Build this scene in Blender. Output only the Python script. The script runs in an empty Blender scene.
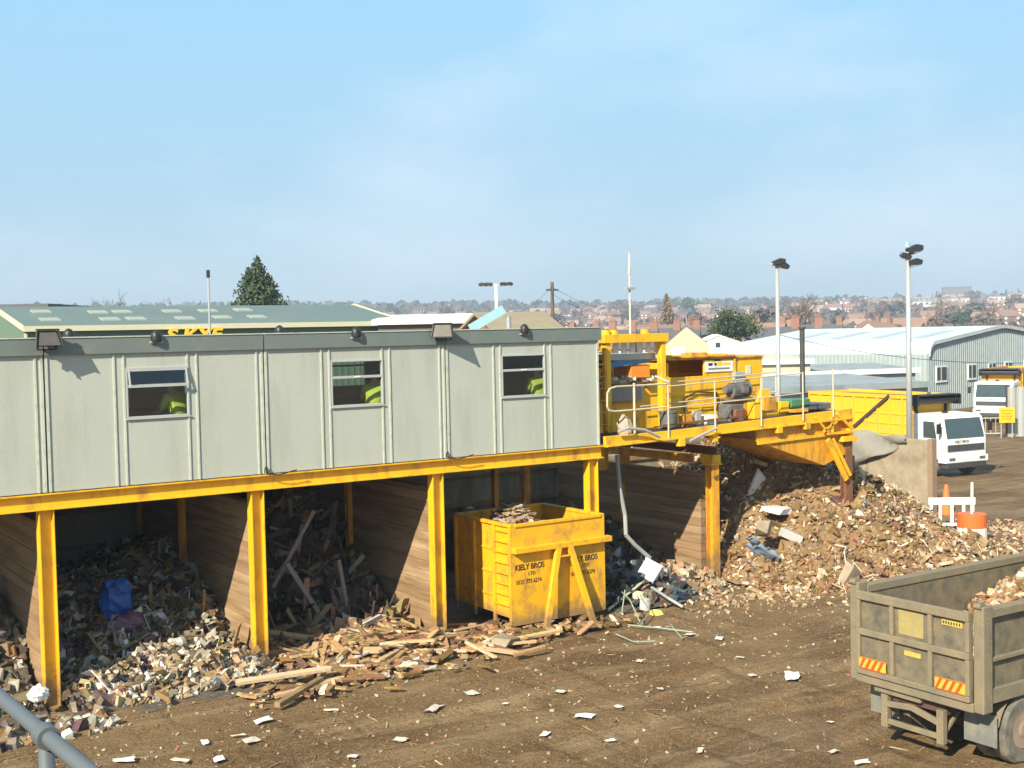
import bpy, math, random
import numpy as np
from mathutils import Vector, Matrix, noise as mnoise
random.seed(7); rng = np.random.default_rng(11)
S = bpy.context.scene
COL = S.collection
# ------------------------------------------------------------------ camera
FPX = 1241.8
YAW, PITCH, ROLL = (math.radians(a) for a in (33.869, 2.3983, -1.2128))
CAM = np.array([-5.2127, -22.145, 6.3483])
FW = np.array([math.sin(YAW)*math.cos(PITCH), math.cos(YAW)*math.cos(PITCH), -math.sin(PITCH)])
_R = np.array([math.cos(YAW), -math.sin(YAW), 0.0]); _U = np.cross(_R, FW)
RT = math.cos(ROLL)*_R + math.sin(ROLL)*_U
UP = -math.sin(ROLL)*_R + math.cos(ROLL)*_U
cd = bpy.data.cameras.new('camera'); cam = bpy.data.objects.new('camera', cd); COL.objects.link(cam)
cd.sensor_width = 36; cd.lens = FPX/1024*36; cd.clip_start = 0.1; cd.clip_end = 9000
cam.matrix_world = Matrix(((RT[0], UP[0], -FW[0], CAM[0]), (RT[1], UP[1], -FW[1], CAM[1]), (RT[2], UP[2], -FW[2], CAM[2]), (0, 0, 0, 1)))
S.camera = cam
def ray(x, y): return FW + RT*(x-512)/FPX - UP*(y-384)/FPX
def at(x, y, ax, v):
    d = ray(x, y); return CAM + d*(v-CAM[ax])/d[ax]
def far(x, y, dist): return CAM + ray(x, y)*dist
# ------------------------------------------------------------------ world, sun, exposure
SUN = Vector((1.4, 0.7, -1.02)).normalized()
w = bpy.data.worlds.new("World"); S.world = w; w.use_nodes = True
nt = w.node_tree; nt.nodes.clear()
def N(t, tree, **k):
    n = tree.nodes.new(t)
    for a, b in k.items(): setattr(n, a, b)
    return n
sky = N('ShaderNodeTexSky', nt, sky_type='NISHITA', sun_disc=False)
sky.sun_elevation = math.asin(-SUN.z); sky.sun_rotation = math.atan2(-SUN.x, -SUN.y)
sky.air_density = 1.0; sky.dust_density = .5; sky.ozone_density = 2.2; sky.altitude = 0
tc = N('ShaderNodeTexCoord', nt); mp = N('ShaderNodeMapping', nt); mp.inputs['Scale'].default_value = (1.0, 1.0, 2.6); mp.inputs['Location'].default_value = (2.3, .55, .2)
nz = N('ShaderNodeTexNoise', nt); nz.inputs['Scale'].default_value = 2.3; nz.inputs['Detail'].default_value = 9; nz.inputs['Roughness'].default_value = .55
rp = N('ShaderNodeValToRGB', nt); rp.color_ramp.elements[0].position = .46; rp.color_ramp.elements[1].position = .74
rp.color_ramp.elements[0].color = (.10, .10, .10, 1); rp.color_ramp.elements[1].color = (.75, .75, .75, 1)
mx = N('ShaderNodeMixRGB', nt); mx.inputs[2].default_value = (3.1, 3.6, 4.15, 1)
bg = N('ShaderNodeBackground', nt); bg.inputs[1].default_value = 0.15; wo = N('ShaderNodeOutputWorld', nt)
L = nt.links.new
L(tc.outputs['Generated'], mp.inputs[0]); L(mp.outputs[0], nz.inputs[0]); L(nz.outputs[0], rp.inputs[0]); L(rp.outputs[0], mx.inputs[0])
tn = N('ShaderNodeMixRGB', nt, blend_type='MULTIPLY'); tn.inputs[0].default_value = 1; tn.inputs[2].default_value = (.42, .52, .52, 1)
L(sky.outputs[0], tn.inputs[1]); fl = N('ShaderNodeMixRGB', nt); fl.inputs[0].default_value = .85
spz = N('ShaderNodeSeparateXYZ', nt); L(tc.outputs['Generated'], spz.inputs[0]); grd = N('ShaderNodeValToRGB', nt)
for p_, c_ in ((0, (1.72, 2.34, 2.80)), (.10, (1.72, 2.58, 3.22)), (.30, (1.22, 2.80, 4.0))):
    e_ = grd.color_ramp.elements[0] if p_ == 0 else grd.color_ramp.elements[1] if p_ == .30 else grd.color_ramp.elements.new(p_)
    e_.position = p_; e_.color = (*c_, 1)
L(spz.outputs['Z'], grd.inputs[0]); L(grd.outputs[0], fl.inputs[2])
L(tn.outputs[0], fl.inputs[1]); L(fl.outputs[0], mx.inputs[1]); L(mx.outputs[0], bg.inputs[0]); L(bg.outputs[0], wo.inputs[0])
sl = bpy.data.lights.new('sun', 'SUN'); sl.energy = 4.8; sl.angle = math.radians(.6); sl.color = (1, .90, .72)
so = bpy.data.objects.new('sun', sl); COL.objects.link(so); so.location = (-60, -40, 60); so.rotation_euler = SUN.to_track_quat('-Z', 'Y').to_euler()
S.view_settings.view_transform = 'Standard'; S.view_settings.look = 'None'; S.view_settings.exposure = 0.87; S.view_settings.gamma = 1
S.cycles.max_bounces = 6; S.cycles.volume_bounces = 0; S.cycles.transparent_max_bounces = 12

# ------------------------------------------------------------------ materials
MATS = {}
def mat(name, col, rough=.7, metal=0, var=.25, scale=2.0, dirt=None, dirt_amt=.35, dscale=1.2, bump=0.0, bscale=30, spec=.5, streak=0, attr=False, mud=0, grain=0):
    if name in MATS: return MATS[name]
    m = bpy.data.materials.new(name); m.use_nodes = True; t = m.node_tree; b = t.nodes['Principled BSDF']
    l = t.links.new
    b.inputs['Roughness'].default_value = rough; b.inputs['Metallic'].default_value = metal; b.inputs['Specular IOR Level'].default_value = spec
    g = N('ShaderNodeNewGeometry', t)
    src = g.outputs['Position']
    if grain:
        gm = N('ShaderNodeMapping', t); gm.inputs['Scale'].default_value = (1, 1.0/grain, 1); l(src, gm.inputs[0]); src = gm.outputs[0]
    n1 = N('ShaderNodeTexNoise', t); n1.inputs['Scale'].default_value = scale; n1.inputs['Detail'].default_value = 6; l(src, n1.inputs[0])
    mr = N('ShaderNodeMapRange', t); mr.inputs[3].default_value = 1-var; mr.inputs[4].default_value = 1+var; l(n1.outputs[0], mr.inputs[0])
    mul = N('ShaderNodeMixRGB', t, blend_type='MULTIPLY'); mul.inputs[0].default_value = 1
    if attr:
        a = N('ShaderNodeAttribute', t, attribute_name='Col'); l(a.outputs['Color'], mul.inputs[1])
    else: mul.inputs[1].default_value = (*col, 1)
    l(mr.outputs[0], mul.inputs[2]); out = mul.outputs[0]
    if dirt:
        n2 = N('ShaderNodeTexNoise', t); n2.inputs['Scale'].default_value = dscale; n2.inputs['Detail'].default_value = 9; n2.inputs['Roughness'].default_value = .65
        if streak:
            m2 = N('ShaderNodeMapping', t); m2.inputs['Scale'].default_value = (1, 1, 1.0/streak); l(src, m2.inputs[0]); l(m2.outputs[0], n2.inputs[0])
        else: l(src, n2.inputs[0])
        r2 = N('ShaderNodeValToRGB', t); r2.color_ramp.elements[0].position = .62-dirt_amt*.5; r2.color_ramp.elements[1].position = .78-dirt_amt*.2; l(n2.outputs[0], r2.inputs[0])
        m3 = N('ShaderNodeMixRGB', t); l(r2.outputs[0], m3.inputs[0]); l(out, m3.inputs[1]); m3.inputs[2].default_value = (*dirt, 1); out = m3.outputs[0]
    if mud:
        sx = N('ShaderNodeSeparateXYZ', t); l(src, sx.inputs[0]); n4 = N('ShaderNodeTexNoise', t); n4.inputs['Scale'].default_value = 4.5; n4.inputs['Detail'].default_value = 8; n4.inputs['Roughness'].default_value = .7; l(src, n4.inputs[0])
        ma = N('ShaderNodeMath', t, operation='MULTIPLY_ADD'); ma.inputs[1].default_value = -1.0/mud; ma.inputs[2].default_value = .62; l(sx.outputs['Z'], ma.inputs[0])
        mb_ = N('ShaderNodeMath', t, operation='ADD'); l(ma.outputs[0], mb_.inputs[0]); l(n4.outputs[0], mb_.inputs[1])
        r4 = N('ShaderNodeMapRange', t); r4.inputs[1].default_value = .55; r4.inputs[2].default_value = .85; r4.inputs[4].default_value = .85; l(mb_.outputs[0], r4.inputs[0])
        m5 = N('ShaderNodeMixRGB', t); l(r4.outputs[0], m5.inputs[0]); l(out, m5.inputs[1]); m5.inputs[2].default_value = (.22, .145, .08, 1); out = m5.outputs[0]
    l(out, b.inputs['Base Color'])
    if bump:
        n3 = N('ShaderNodeTexNoise', t); n3.inputs['Scale'].default_value = bscale; n3.inputs['Detail'].default_value = 5; l(src, n3.inputs[0])
        bp = N('ShaderNodeBump', t); bp.inputs['Strength'].default_value = bump; bp.inputs['Distance'].default_value = .03; l(n3.outputs[0], bp.inputs['Height']); l(bp.outputs[0], b.inputs['Normal'])
    MATS[name] = m; return m
MUD = (.17, .12, .075)
yel = mat('yellow_paint', (.82, .455, .012), .5, var=.14, dirt=(.33, .17, .05), dirt_amt=.22, dscale=3.4, streak=2.5, mud=1.3, bump=.15, bscale=9)
yel_skip = mat('skip_yellow_paint', (.80, .42, .010), .5, var=.10, dirt=(.30, .17, .06), dirt_amt=.26, dscale=3.6, streak=1.6, mud=.9, bump=.25, bscale=6)
yel_old = mat('rusty_yellow_paint', (.72, .35, .02), .55, var=.2, dirt=(.24, .10, .04), dirt_amt=.34, dscale=4, streak=3, mud=1.5, bump=.2, bscale=9)
rust = mat('rust', (.20, .085, .04), .85, var=.4, scale=8)
clad = mat('cabin_cladding', (.445, .47, .41), .6, var=.05, scale=1.5, dirt=(.37, .385, .325), dirt_amt=.28, dscale=1.6, streak=6, bump=.35, bscale=70)
clad_trim = mat('cabin_trim', (.50, .54, .46), .55, var=.08, dirt=(.38, .35, .27), dirt_amt=.25, dscale=6)
fascia = mat('grey_green_fascia', (.15, .185, .175), .5, var=.08, dirt=(.2, .21, .19), dirt_amt=.25, dscale=3)
white = mat('white_paint', (.78, .78, .74), .45, var=.06, dirt=(.45, .42, .36), dirt_amt=.15, dscale=4)
white_truck = mat('white_truck_paint', (.80, .80, .78), .35, var=.04, dirt=(.5, .46, .4), dirt_amt=.12, dscale=3)
galv = mat('galvanised_steel', (.42, .44, .44), .45, metal=.3, var=.12, scale=6)
rail_m = mat('pale_rail_paint', (.52, .48, .36), .5, var=.15, scale=6)
tubem = mat('scaffold_tube', (.12, .14, .155), .55, metal=.2, var=.12, scale=9, dirt=(.14, .13, .11), dirt_amt=.2, dscale=12)
black = mat('black_plastic', (.02, .02, .022), .45, var=.2)
dark = mat('dark_steel', (.05, .05, .05), .6, var=.3, scale=6)
lens = mat('lamp_lens', (.13, .115, .10), .2, var=.35, scale=9)
dusty = mat('dusty_grey_paint', (.175, .155, .105), .8, var=.25, scale=5, dirt=(.25, .195, .12), dirt_amt=.5, dscale=3, bump=.3, bscale=25)
dusty_pan = mat('dusty_panel', (.105, .10, .075), .8, var=.3, scale=4, dirt=(.22, .17, .10), dirt_amt=.52, dscale=4, bump=.2, bscale=30)
rubber = mat('dusty_rubber', (.10, .095, .08), .85, var=.3, scale=8, dirt=(.24, .21, .16), dirt_amt=.5, dscale=5, bump=.3, bscale=20)
timber = mat('sleeper_timber', (.30, .195, .10), .85, var=.45, scale=3, dirt=(.17, .105, .055), dirt_amt=.5, dscale=2.5, bump=.5, bscale=18)
conc = mat('stained_concrete', (.30, .275, .20), .85, var=.2, scale=2, dirt=(.12, .11, .085), dirt_amt=.4, dscale=1.2, streak=3, bump=.4, bscale=12)
conc_l = mat('pale_concrete', (.34, .28, .20), .85, var=.15, scale=3, dirt=(.22, .17, .11), dirt_amt=.4, dscale=2, bump=.4, bscale=14)
debris_m = mat('debris', (1, 1, 1), .85, var=.3, scale=9, attr=True, spec=.25, dirt=(.21, .135, .065), dirt_amt=.30, dscale=5)
wood_m = mat('broken_wood', (1, 1, 1), .8, var=.35, scale=14, attr=True, spec=.2, bump=.3, bscale=40)
soil = mat('heap_soil', (.20, .125, .058), .95, var=.4, scale=4, dirt=(.29, .195, .10), dirt_amt=.4, dscale=7, bump=.7, bscale=14)
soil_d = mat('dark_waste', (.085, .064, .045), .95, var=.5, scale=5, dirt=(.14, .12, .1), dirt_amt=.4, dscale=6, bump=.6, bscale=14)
blue_bag = mat('blue_polythene', (.02, .10, .42), .4, var=.15, scale=6)
lbl_blue = mat('faded_blue_sheet', (.16, .27, .42), .6, var=.2, scale=4, dirt=(.35, .3, .25), dirt_amt=.3, dscale=4)
green_roof = mat('green_roof_sheet', (.125, .17, .155), .5, var=.06, scale=.6, dirt=(.155, .20, .18), dirt_amt=.3, dscale=.4)
green_wall = mat('green_wall_sheet', (.12, .19, .13), .6, var=.08)
cream = mat('cream_trim', (.62, .60, .42), .6, var=.06)
rooflight = mat('rooflight', (.34, .37, .31), .4, var=.08)
shed_wall = mat('shed_grey_sheet', (.30, .36, .37), .45, var=.06, scale=.5)
shed_roof = mat('shed_roof_sheet', (.55, .62, .66), .45, var=.05, scale=.4)
brick_red = mat('red_brick', (.27, .14, .10), .85, var=.2, scale=3)
tile_red = mat('orange_roof_tile', (.27, .165, .125), .8, var=.25, scale=1.5)
slate = mat('slate_roof', (.10, .10, .11), .7, var=.2, scale=1.5)
render_c = mat('cream_render', (.50, .45, .31), .8, var=.06)
render_w = mat('white_render', (.75, .74, .70), .8, var=.06)
felt = mat('grey_roof_felt', (.28, .32, .34), .7, var=.15, scale=1.2, dirt=(.2, .22, .22), dirt_amt=.3, dscale=.8)
brown_roof = mat('brown_roof', (.27, .23, .16), .85, var=.2, scale=1.5)
cyan_p = mat('pale_blue_sheet', (.25, .45, .52), .5, var=.06)
bark = mat('bark', (.13, .10, .075), .9, var=.3, scale=5)
twig = mat('bare_twigs', (.17, .125, .10), .9, var=.3, scale=.3)
leaf_dark = mat('conifer_leaf', (.055, .085, .04), .8, var=.5, scale=1.2)
leaf_ever = mat('evergreen_leaf', (.05, .075, .03), .8, var=.5, scale=.4)
hillwood = mat('hill_wood', (.09, .085, .065), .9, var=.4, scale=.02)
orange = mat('orange_plastic', (.75, .15, .03), .5, var=.1)
orange_p = mat('orange_paint', (.75, .25, .03), .5, var=.15, scale=4)
blue_p = mat('blue_paint', (.06, .20, .38), .5, var=.15, scale=4)
red_p = mat('red_reflector', (.65, .08, .02), .4, var=.1)
canvas = mat('grey_tarpaulin', (.24, .225, .19), .85, var=.2, scale=3, bump=.3, bscale=10)
green_box = mat('green_paint', (.06, .2, .1), .6, var=.2)
skin_m = mat('skin', (.45, .26, .18), .6, var=.05)
navy = mat('navy_cloth', (.02, .025, .05), .8, var=.1)
hivis = mat('hi_vis_cloth', (.40, .50, .05), .7, var=.08)
ink = mat('black_lettering', (.03, .025, .02), .6, var=.1)
ink_grey = mat('grey_lettering', (.2, .2, .2), .6, var=.1)
yl = mat('yellow_letters', (.85, .55, .02), .5, var=.05)
blind = mat('interior_wall', (.30, .29, .25), .8, var=.1)
def glass_mat(name, tint, alpha, rough=.03):
    m = bpy.data.materials.new(name); m.use_nodes = True; t = m.node_tree; t.nodes.clear(); l = t.links.new
    o = N('ShaderNodeOutputMaterial', t); tr = N('ShaderNodeBsdfTransparent', t); tr.inputs[0].default_value = (*tint, 1)
    gl = N('ShaderNodeBsdfGlossy', t); gl.inputs['Roughness'].default_value = rough; gl.inputs[0].default_value = (.9, .95, 1, 1)
    mi = N('ShaderNodeMixShader', t); fr = N('ShaderNodeFresnel', t); ad = N('ShaderNodeMath', t, operation='ADD'); ad.inputs[1].default_value = alpha; ad.use_clamp = True
    mi.inputs[0].default_value = .05+alpha; l(tr.outputs[0], mi.inputs[1]); l(gl.outputs[0], mi.inputs[2]); l(mi.outputs[0], o.inputs[0]); return m
glass = glass_mat('window_glass', (.90, .93, .92), .02)
glass_truck = glass_mat('truck_glass', (.35, .42, .42), .10)
def ground_mat():
    m = bpy.data.materials.new('muddy_ground'); m.use_nodes = True; t = m.node_tree; b = t.nodes['Principled BSDF']; l = t.links.new
    g = N('ShaderNodeNewGeometry', t); P = g.outputs['Position']
    def nz(sc, det=6, rgh=.55, mpg=None):
        n = N('ShaderNodeTexNoise', t); n.inputs['Scale'].default_value = sc; n.inputs['Detail'].default_value = det; n.inputs['Roughness'].default_value = rgh
        if mpg:
            q = N('ShaderNodeMapping', t); q.inputs['Scale'].default_value = mpg[0]; q.inputs['Rotation'].default_value = mpg[1]; l(P, q.inputs[0]); l(q.outputs[0], n.inputs[0])
        else: l(P, n.inputs[0])
        return n.outputs[0]
    def ramp(src, *st):
        r = N('ShaderNodeValToRGB', t); e = r.color_ramp.elements
        while len(e) < len(st): e.new(.5)
        for k, (p, c) in enumerate(st): e[k].position = p; e[k].color = (*c, 1)
        l(src, r.inputs[0]); return r.outputs[0]
    def mix(fac, a, b_, mode='MIX'):
        q = N('ShaderNodeMixRGB', t, blend_type=mode)
        for s, v in zip(q.inputs, (fac, a, b_)):
            if isinstance(v, (int, float)): s.default_value = v
            elif isinstance(v, tuple): s.default_value = (*v, 1)
            else: l(v, s)
        return q.outputs[0]
    c = ramp(nz(.35, 8, .6), (.30, (.066, .035, .015)), (.5, (.118, .067, .029)), (.70, (.178, .108, .050)))
    c = mix(ramp(nz(.22, 6), (.47, (0, 0, 0)), (.62, (.75, .75, .75))), c, (.20, .135, .07))
    tr = ramp(nz(1.6, 5, .6, ((.16, 1.0, 1), (0, 0, math.radians(14)))), (.48, (0, 0, 0)), (.66, (.8, .8, .8)))
    c = mix(tr, c, (.26, .185, .105))
    tr2 = ramp(nz(2.4, 4, .6, ((1.0, .12, 1), (0, 0, math.radians(-25)))), (.55, (0, 0, 0)), (.68, (.7, .7, .7)))
    c = mix(tr2, c, (.065, .035, .013))
    c = mix(ramp(nz(9, 6, .7), (.52, (0, 0, 0)), (.64, (.6, .6, .6))), c, (.25, .165, .08))
    c = mix(ramp(nz(17, 5, .75), (.36, (.7, .7, .7)), (.46, (0, 0, 0))), c, (.05, .03, .013))
    c = mix(ramp(nz(34, 4, .7), (.58, (0, 0, 0)), (.64, (.85, .85, .85))), c, (.40, .30, .17))
    c = mix(ramp(nz(70, 2, .6), (.63, (0, 0, 0)), (.68, (.9, .9, .9))), c, (.52, .42, .27))
    v = N('ShaderNodeVectorMath', t, operation='DISTANCE'); l(P, v.inputs[0]); v.inputs[1].default_value = tuple(CAM)
    far_c = ramp(nz(.006, 6, .6), (.35, (.06, .065, .035)), (.5, (.09, .085, .05)), (.65, (.11, .085, .06)))
    mr = N('ShaderNodeMapRange', t); mr.inputs[1].default_value = 110; mr.inputs[2].default_value = 180; l(v.outputs['Value'], mr.inputs[0])
    c = mix(mr.outputs[0], c, far_c)
    l(c, b.inputs['Base Color'])
    rr = ramp(nz(.5, 6), (.40, (.50, .50, .50)), (.58, (.92, .92, .92))); l(rr, b.inputs['Roughness'])
    b.inputs['Specular IOR Level'].default_value = .15
    hN = N('ShaderNodeMath', t, operation='ADD'); l(nz(7, 8, .7), hN.inputs[0]); l(tr, hN.inputs[1])
    bp = N('ShaderNodeBump', t); bp.inputs['Strength'].default_value = .8; bp.inputs['Distance'].default_value = .06; l(hN.outputs[0], bp.inputs['Height']); l(bp.outputs[0], b.inputs['Normal'])
    return m

# ------------------------------------------------------------------ mesh helpers
BASE = {}
def tag(o, label=None, cat=None, group=None, kind=None):
    if label: o['label'] = label
    if cat: o['category'] = cat
    if group: o['group'] = group
    if kind: o['kind'] = kind
    return o
def thing(name, label, cat, loc=(0, 0, 0), rz=0.0, group=None):
    o = bpy.data.objects.new(name, None); COL.objects.link(o); o.location = loc; o.rotation_euler = (0, 0, rz); o.empty_display_size = .2
    BASE[o.name] = Vector(loc); return tag(o, label, cat, group)
def copy_tree(o, parent=None):
    c = o.copy(); COL.objects.link(c); c.parent = parent
    for ch in [x for x in bpy.data.objects if x.parent == o]: copy_tree(ch, c)
    return c
class M:
    def __init__(s): s.v = []; s.f = []; s.m = []; s.c = []
    def add(s, vs, fs, mi=0, col=None):
        n = len(s.v); s.v += [tuple(p) for p in vs]; s.f += [tuple(i+n for i in f) for f in fs]; s.m += [mi]*len(fs)
        s.c += [col or (.5, .5, .5)]*len(vs); return s
    def box(s, x0, x1, y0, y1, z0, z1, mi=0, col=None):
        return s.add([(x0, y0, z0), (x1, y0, z0), (x1, y1, z0), (x0, y1, z0), (x0, y0, z1), (x1, y0, z1), (x1, y1, z1), (x0, y1, z1)],
                     [(0, 3, 2, 1), (4, 5, 6, 7), (0, 1, 5, 4), (1, 2, 6, 5), (2, 3, 7, 6), (3, 0, 4, 7)], mi, col)
    def bar(s, a, b, w, h, mi=0, up=(0, 0, 1), col=None):
        a = Vector(a); b = Vector(b); d = (b-a).normalized(); u = Vector(up)
        if abs(d.dot(u)) > .99: u = Vector((0, 1, 0))
        r = d.cross(u).normalized()*w/2; u = r.cross(d).normalized()*h/2
        vs = [a-r-u, a+r-u, a+r+u, a-r+u, b-r-u, b+r-u, b+r+u, b-r+u]
        return s.add(vs, [(0, 1, 2, 3), (7, 6, 5, 4), (0, 4, 5, 1), (1, 5, 6, 2), (2, 6, 7, 3), (3, 7, 4, 0)], mi, col)
    def cyl(s, a, b, r, n=12, r2=None, mi=0, caps=True):
        a = Vector(a); b = Vector(b); d = (b-a).normalized(); u = Vector((0, 0, 1)) if abs(d.z) < .95 else Vector((1, 0, 0))
        p = d.cross(u).normalized(); q = d.cross(p).normalized(); r2 = r if r2 is None else r2; vs = []
        for k in range(n):
            t = 2*math.pi*k/n; e = p*math.cos(t)+q*math.sin(t); vs += [a+e*r, b+e*r2]
        fs = [(2*k, 2*k+1, (2*k+3) % (2*n), (2*k+2) % (2*n)) for k in range(n)]
        if caps: fs += [tuple(range(0, 2*n, 2)), tuple(range(2*n-1, 0, -2))]
        return s.add(vs, fs, mi)
    def tube(s, pts, r, n=8, mi=0):
        for a, b in zip(pts[:-1], pts[1:]):
            if (Vector(a)-Vector(b)).length > 1e-4: s.cyl(a, b, r, n, mi=mi)
        return s
    def prism(s, prof, axis, a, b, mi=0):
        # prof: list of 2D points in the two other axes, extruded from a to b along axis
        n = len(prof); vs = []
        for t in (a, b):
            for p, q in prof: vs.append((t, p, q) if axis == 0 else (p, t, q) if axis == 1 else (p, q, t))
        return s.add(vs, [tuple(range(n))[::-1], tuple(range(n, 2*n))] + [(k, (k+1) % n, n+(k+1) % n, n+k) for k in range(n)], mi)
    def lathe(s, c, prof, n=16, axis=2, mi=0, caps=True):
        vs = []
        for r, h in prof:
            for k in range(n):
                t = 2*math.pi*k/n; a, b = r*math.cos(t), r*math.sin(t)
                vs.append((c[0]+a, c[1]+b, c[2]+h) if axis == 2 else (c[0]+a, c[1]+h, c[2]+b) if axis == 1 else (c[0]+h, c[1]+a, c[2]+b))
        fs = []
        for i in range(len(prof)-1):
            for k in range(n): fs.append((i*n+k, i*n+(k+1) % n, (i+1)*n+(k+1) % n, (i+1)*n+k))
        if caps: fs += [tuple(range(n))[::-1], tuple(range((len(prof)-1)*n, len(prof)*n))]
        return s.add(vs, fs, mi)
    def build(s, name, mats, parent=None, world=True, smooth=False, bevel=0, fix=True):
        me = bpy.data.meshes.new(name); vs = s.v
        off = BASE.get(parent.name, Vector((0, 0, 0))) if (parent is not None and world) else Vector((0, 0, 0))
        if parent is not None and world: vs = [(p[0]-off.x, p[1]-off.y, p[2]-off.z) for p in vs]
        me.from_pydata(vs, [], s.f)
        for m_ in (mats if isinstance(mats, (list, tuple)) else [mats]): me.materials.append(m_)
        me.polygons.foreach_set('material_index', s.m)
        if smooth: me.polygons.foreach_set('use_smooth', [True]*len(s.f))
        o = bpy.data.objects.new(name, me); COL.objects.link(o)
        if parent is not None: o.parent = parent; BASE[o.name] = off
        if fix and len(s.f) < 4000:
            import bmesh
            bm = bmesh.new(); bm.from_mesh(me); bmesh.ops.recalc_face_normals(bm, faces=bm.faces); bm.to_mesh(me); bm.free()
        if bevel:
            bv = o.modifiers.new('edge', 'BEVEL'); bv.width = bevel; bv.segments = 2; bv.limit_method = 'ANGLE'; bv.angle_limit = .7
        me.update(); return o
def txt(body, name, m, parent, loc, size, rot, ext=.004, align='LEFT', font_scale_x=1.0, shear=0, world=True, bold=0):
    cu = bpy.data.curves.new(name, 'FONT'); cu.body = body; cu.size = size; cu.extrude = ext; cu.align_x = align; cu.shear = shear; cu.offset = bold
    tmp = bpy.data.objects.new('tmp', cu); COL.objects.link(tmp)
    dg = bpy.context.evaluated_depsgraph_get(); dg.update()
    me = bpy.data.meshes.new_from_object(tmp.evaluated_get(dg)); bpy.data.objects.remove(tmp)
    me.materials.clear(); me.materials.append(m)
    o = bpy.data.objects.new(name, me); COL.objects.link(o); o.parent = parent
    off = BASE.get(parent.name, Vector((0, 0, 0))) if world else Vector((0, 0, 0))
    o.location = Vector(loc)-off; o.rotation_euler = rot; o.scale = (font_scale_x, 1, 1); return o
def fbm(x, y, s=1.0, o=4, seed=0): return mnoise.fractal(Vector((x*s+seed*17.3, y*s-seed*9.1, seed*3.7)), 1.0, 2.0, o)
def sm(a, b, x): t = min(1, max(0, (x-a)/(b-a))); return t*t*(3-2*t)

# vectorised scatter of many small bits into one mesh -------------------------------------------------
CUBE = np.array([(-1, -1, -1), (1, -1, -1), (1, 1, -1), (-1, 1, -1), (-1, -1, 1), (1, -1, 1), (1, 1, 1), (-1, 1, 1)], float)*.5
CF = [(0, 3, 2, 1), (4, 5, 6, 7), (0, 1, 5, 4), (1, 2, 6, 5), (2, 3, 7, 6), (3, 0, 4, 7)]
def rand_rot(n, tilt=1.0):
    z = rng.uniform(0, 2*math.pi, n); a = rng.normal(0, tilt, n); b = rng.normal(0, tilt, n)
    cz, sz, ca, sa, cb, sb = np.cos(z), np.sin(z), np.cos(a), np.sin(a), np.cos(b), np.sin(b)
    Z = np.zeros((n, 3, 3)); Z[:, 0, 0] = cz; Z[:, 0, 1] = -sz; Z[:, 1, 0] = sz; Z[:, 1, 1] = cz; Z[:, 2, 2] = 1
    X = np.zeros((n, 3, 3)); X[:, 0, 0] = 1; X[:, 1, 1] = ca; X[:, 1, 2] = -sa; X[:, 2, 1] = sa; X[:, 2, 2] = ca
    Y = np.zeros((n, 3, 3)); Y[:, 1, 1] = 1; Y[:, 0, 0] = cb; Y[:, 0, 2] = sb; Y[:, 2, 0] = -sb; Y[:, 2, 2] = cb
    return Z @ Y @ X
def bits(mb, pts, dims, cols, tilt=.5, jit=.25):
    n = len(pts)
    if n == 0: return
    v = CUBE[None]*(1+rng.uniform(-jit, jit, (n, 8, 3)))*dims[:, None, :]
    v = np.einsum('nij,nkj->nki', rand_rot(n, tilt), v)+np.asarray(pts)[:, None, :]
    for k in range(n): mb.add(v[k].tolist(), CF, 0, tuple(cols[k]))
def sheets(mb, pts, size, cols, crumple=.35, tilt=.6):
    R = rand_rot(len(pts), tilt)
    for k, p in enumerate(pts):
        s = size[k]; g = []
        asp = rng.uniform(.5, 1.2)
        for i in range(4):
            for j in range(4):
                q = np.array([(i/3-.5)*s, (j/3-.5)*s*asp, 0])+rng.normal(0, crumple*s*.22, 3); g.append(R[k] @ q+p)
        mb.add([tuple(q) for q in g], [(i*4+j, i*4+j+1, i*4+j+5, i*4+j+4) for i in range(3) for j in range(3)], 0, tuple(cols[k]))
def pal(n, choices, jitter=.18):
    c = np.array([c for c, _ in choices], float); p = np.array([q for _, q in choices], float); p /= p.sum()
    i = rng.choice(len(c), n, p=p); return np.clip(c[i]*(1+rng.uniform(-jitter, jitter, (n, 1)))+rng.normal(0, .012, (n, 3)), .01, .85)
def heap_surface(mb, h, x0, x1, y0, y1, step, seed, rough=.12):
    nx = int((x1-x0)/step)+1; ny = int((y1-y0)/step)+1; vs = []
    for j in range(ny):
        for i in range(nx):
            x = x0+i*step; y = y0+j*step; z = h(x, y)
            vs.append((x, y, z+rough*fbm(x, y, 1.6, 5, seed)*min(1, max(0, z+.15)*2)-.0))
    mb.add(vs, [(j*nx+i, j*nx+i+1, (j+1)*nx+i+1, (j+1)*nx+i) for j in range(ny-1) for i in range(nx-1)], 1)
def build_bits(mb, name, mats, label, cat, parent=None, kind='stuff', world=True):
    o = mb.build(name, mats, parent, world=world, fix=False)
    ca = o.data.color_attributes.new('Col', 'FLOAT_COLOR', 'POINT')
    arr = np.ones((len(mb.v), 4), np.float32); arr[:, :3] = np.array(mb.c, np.float32); ca.data.foreach_set('color', arr.ravel())
    return tag(o, label, cat, kind=kind)

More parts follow.
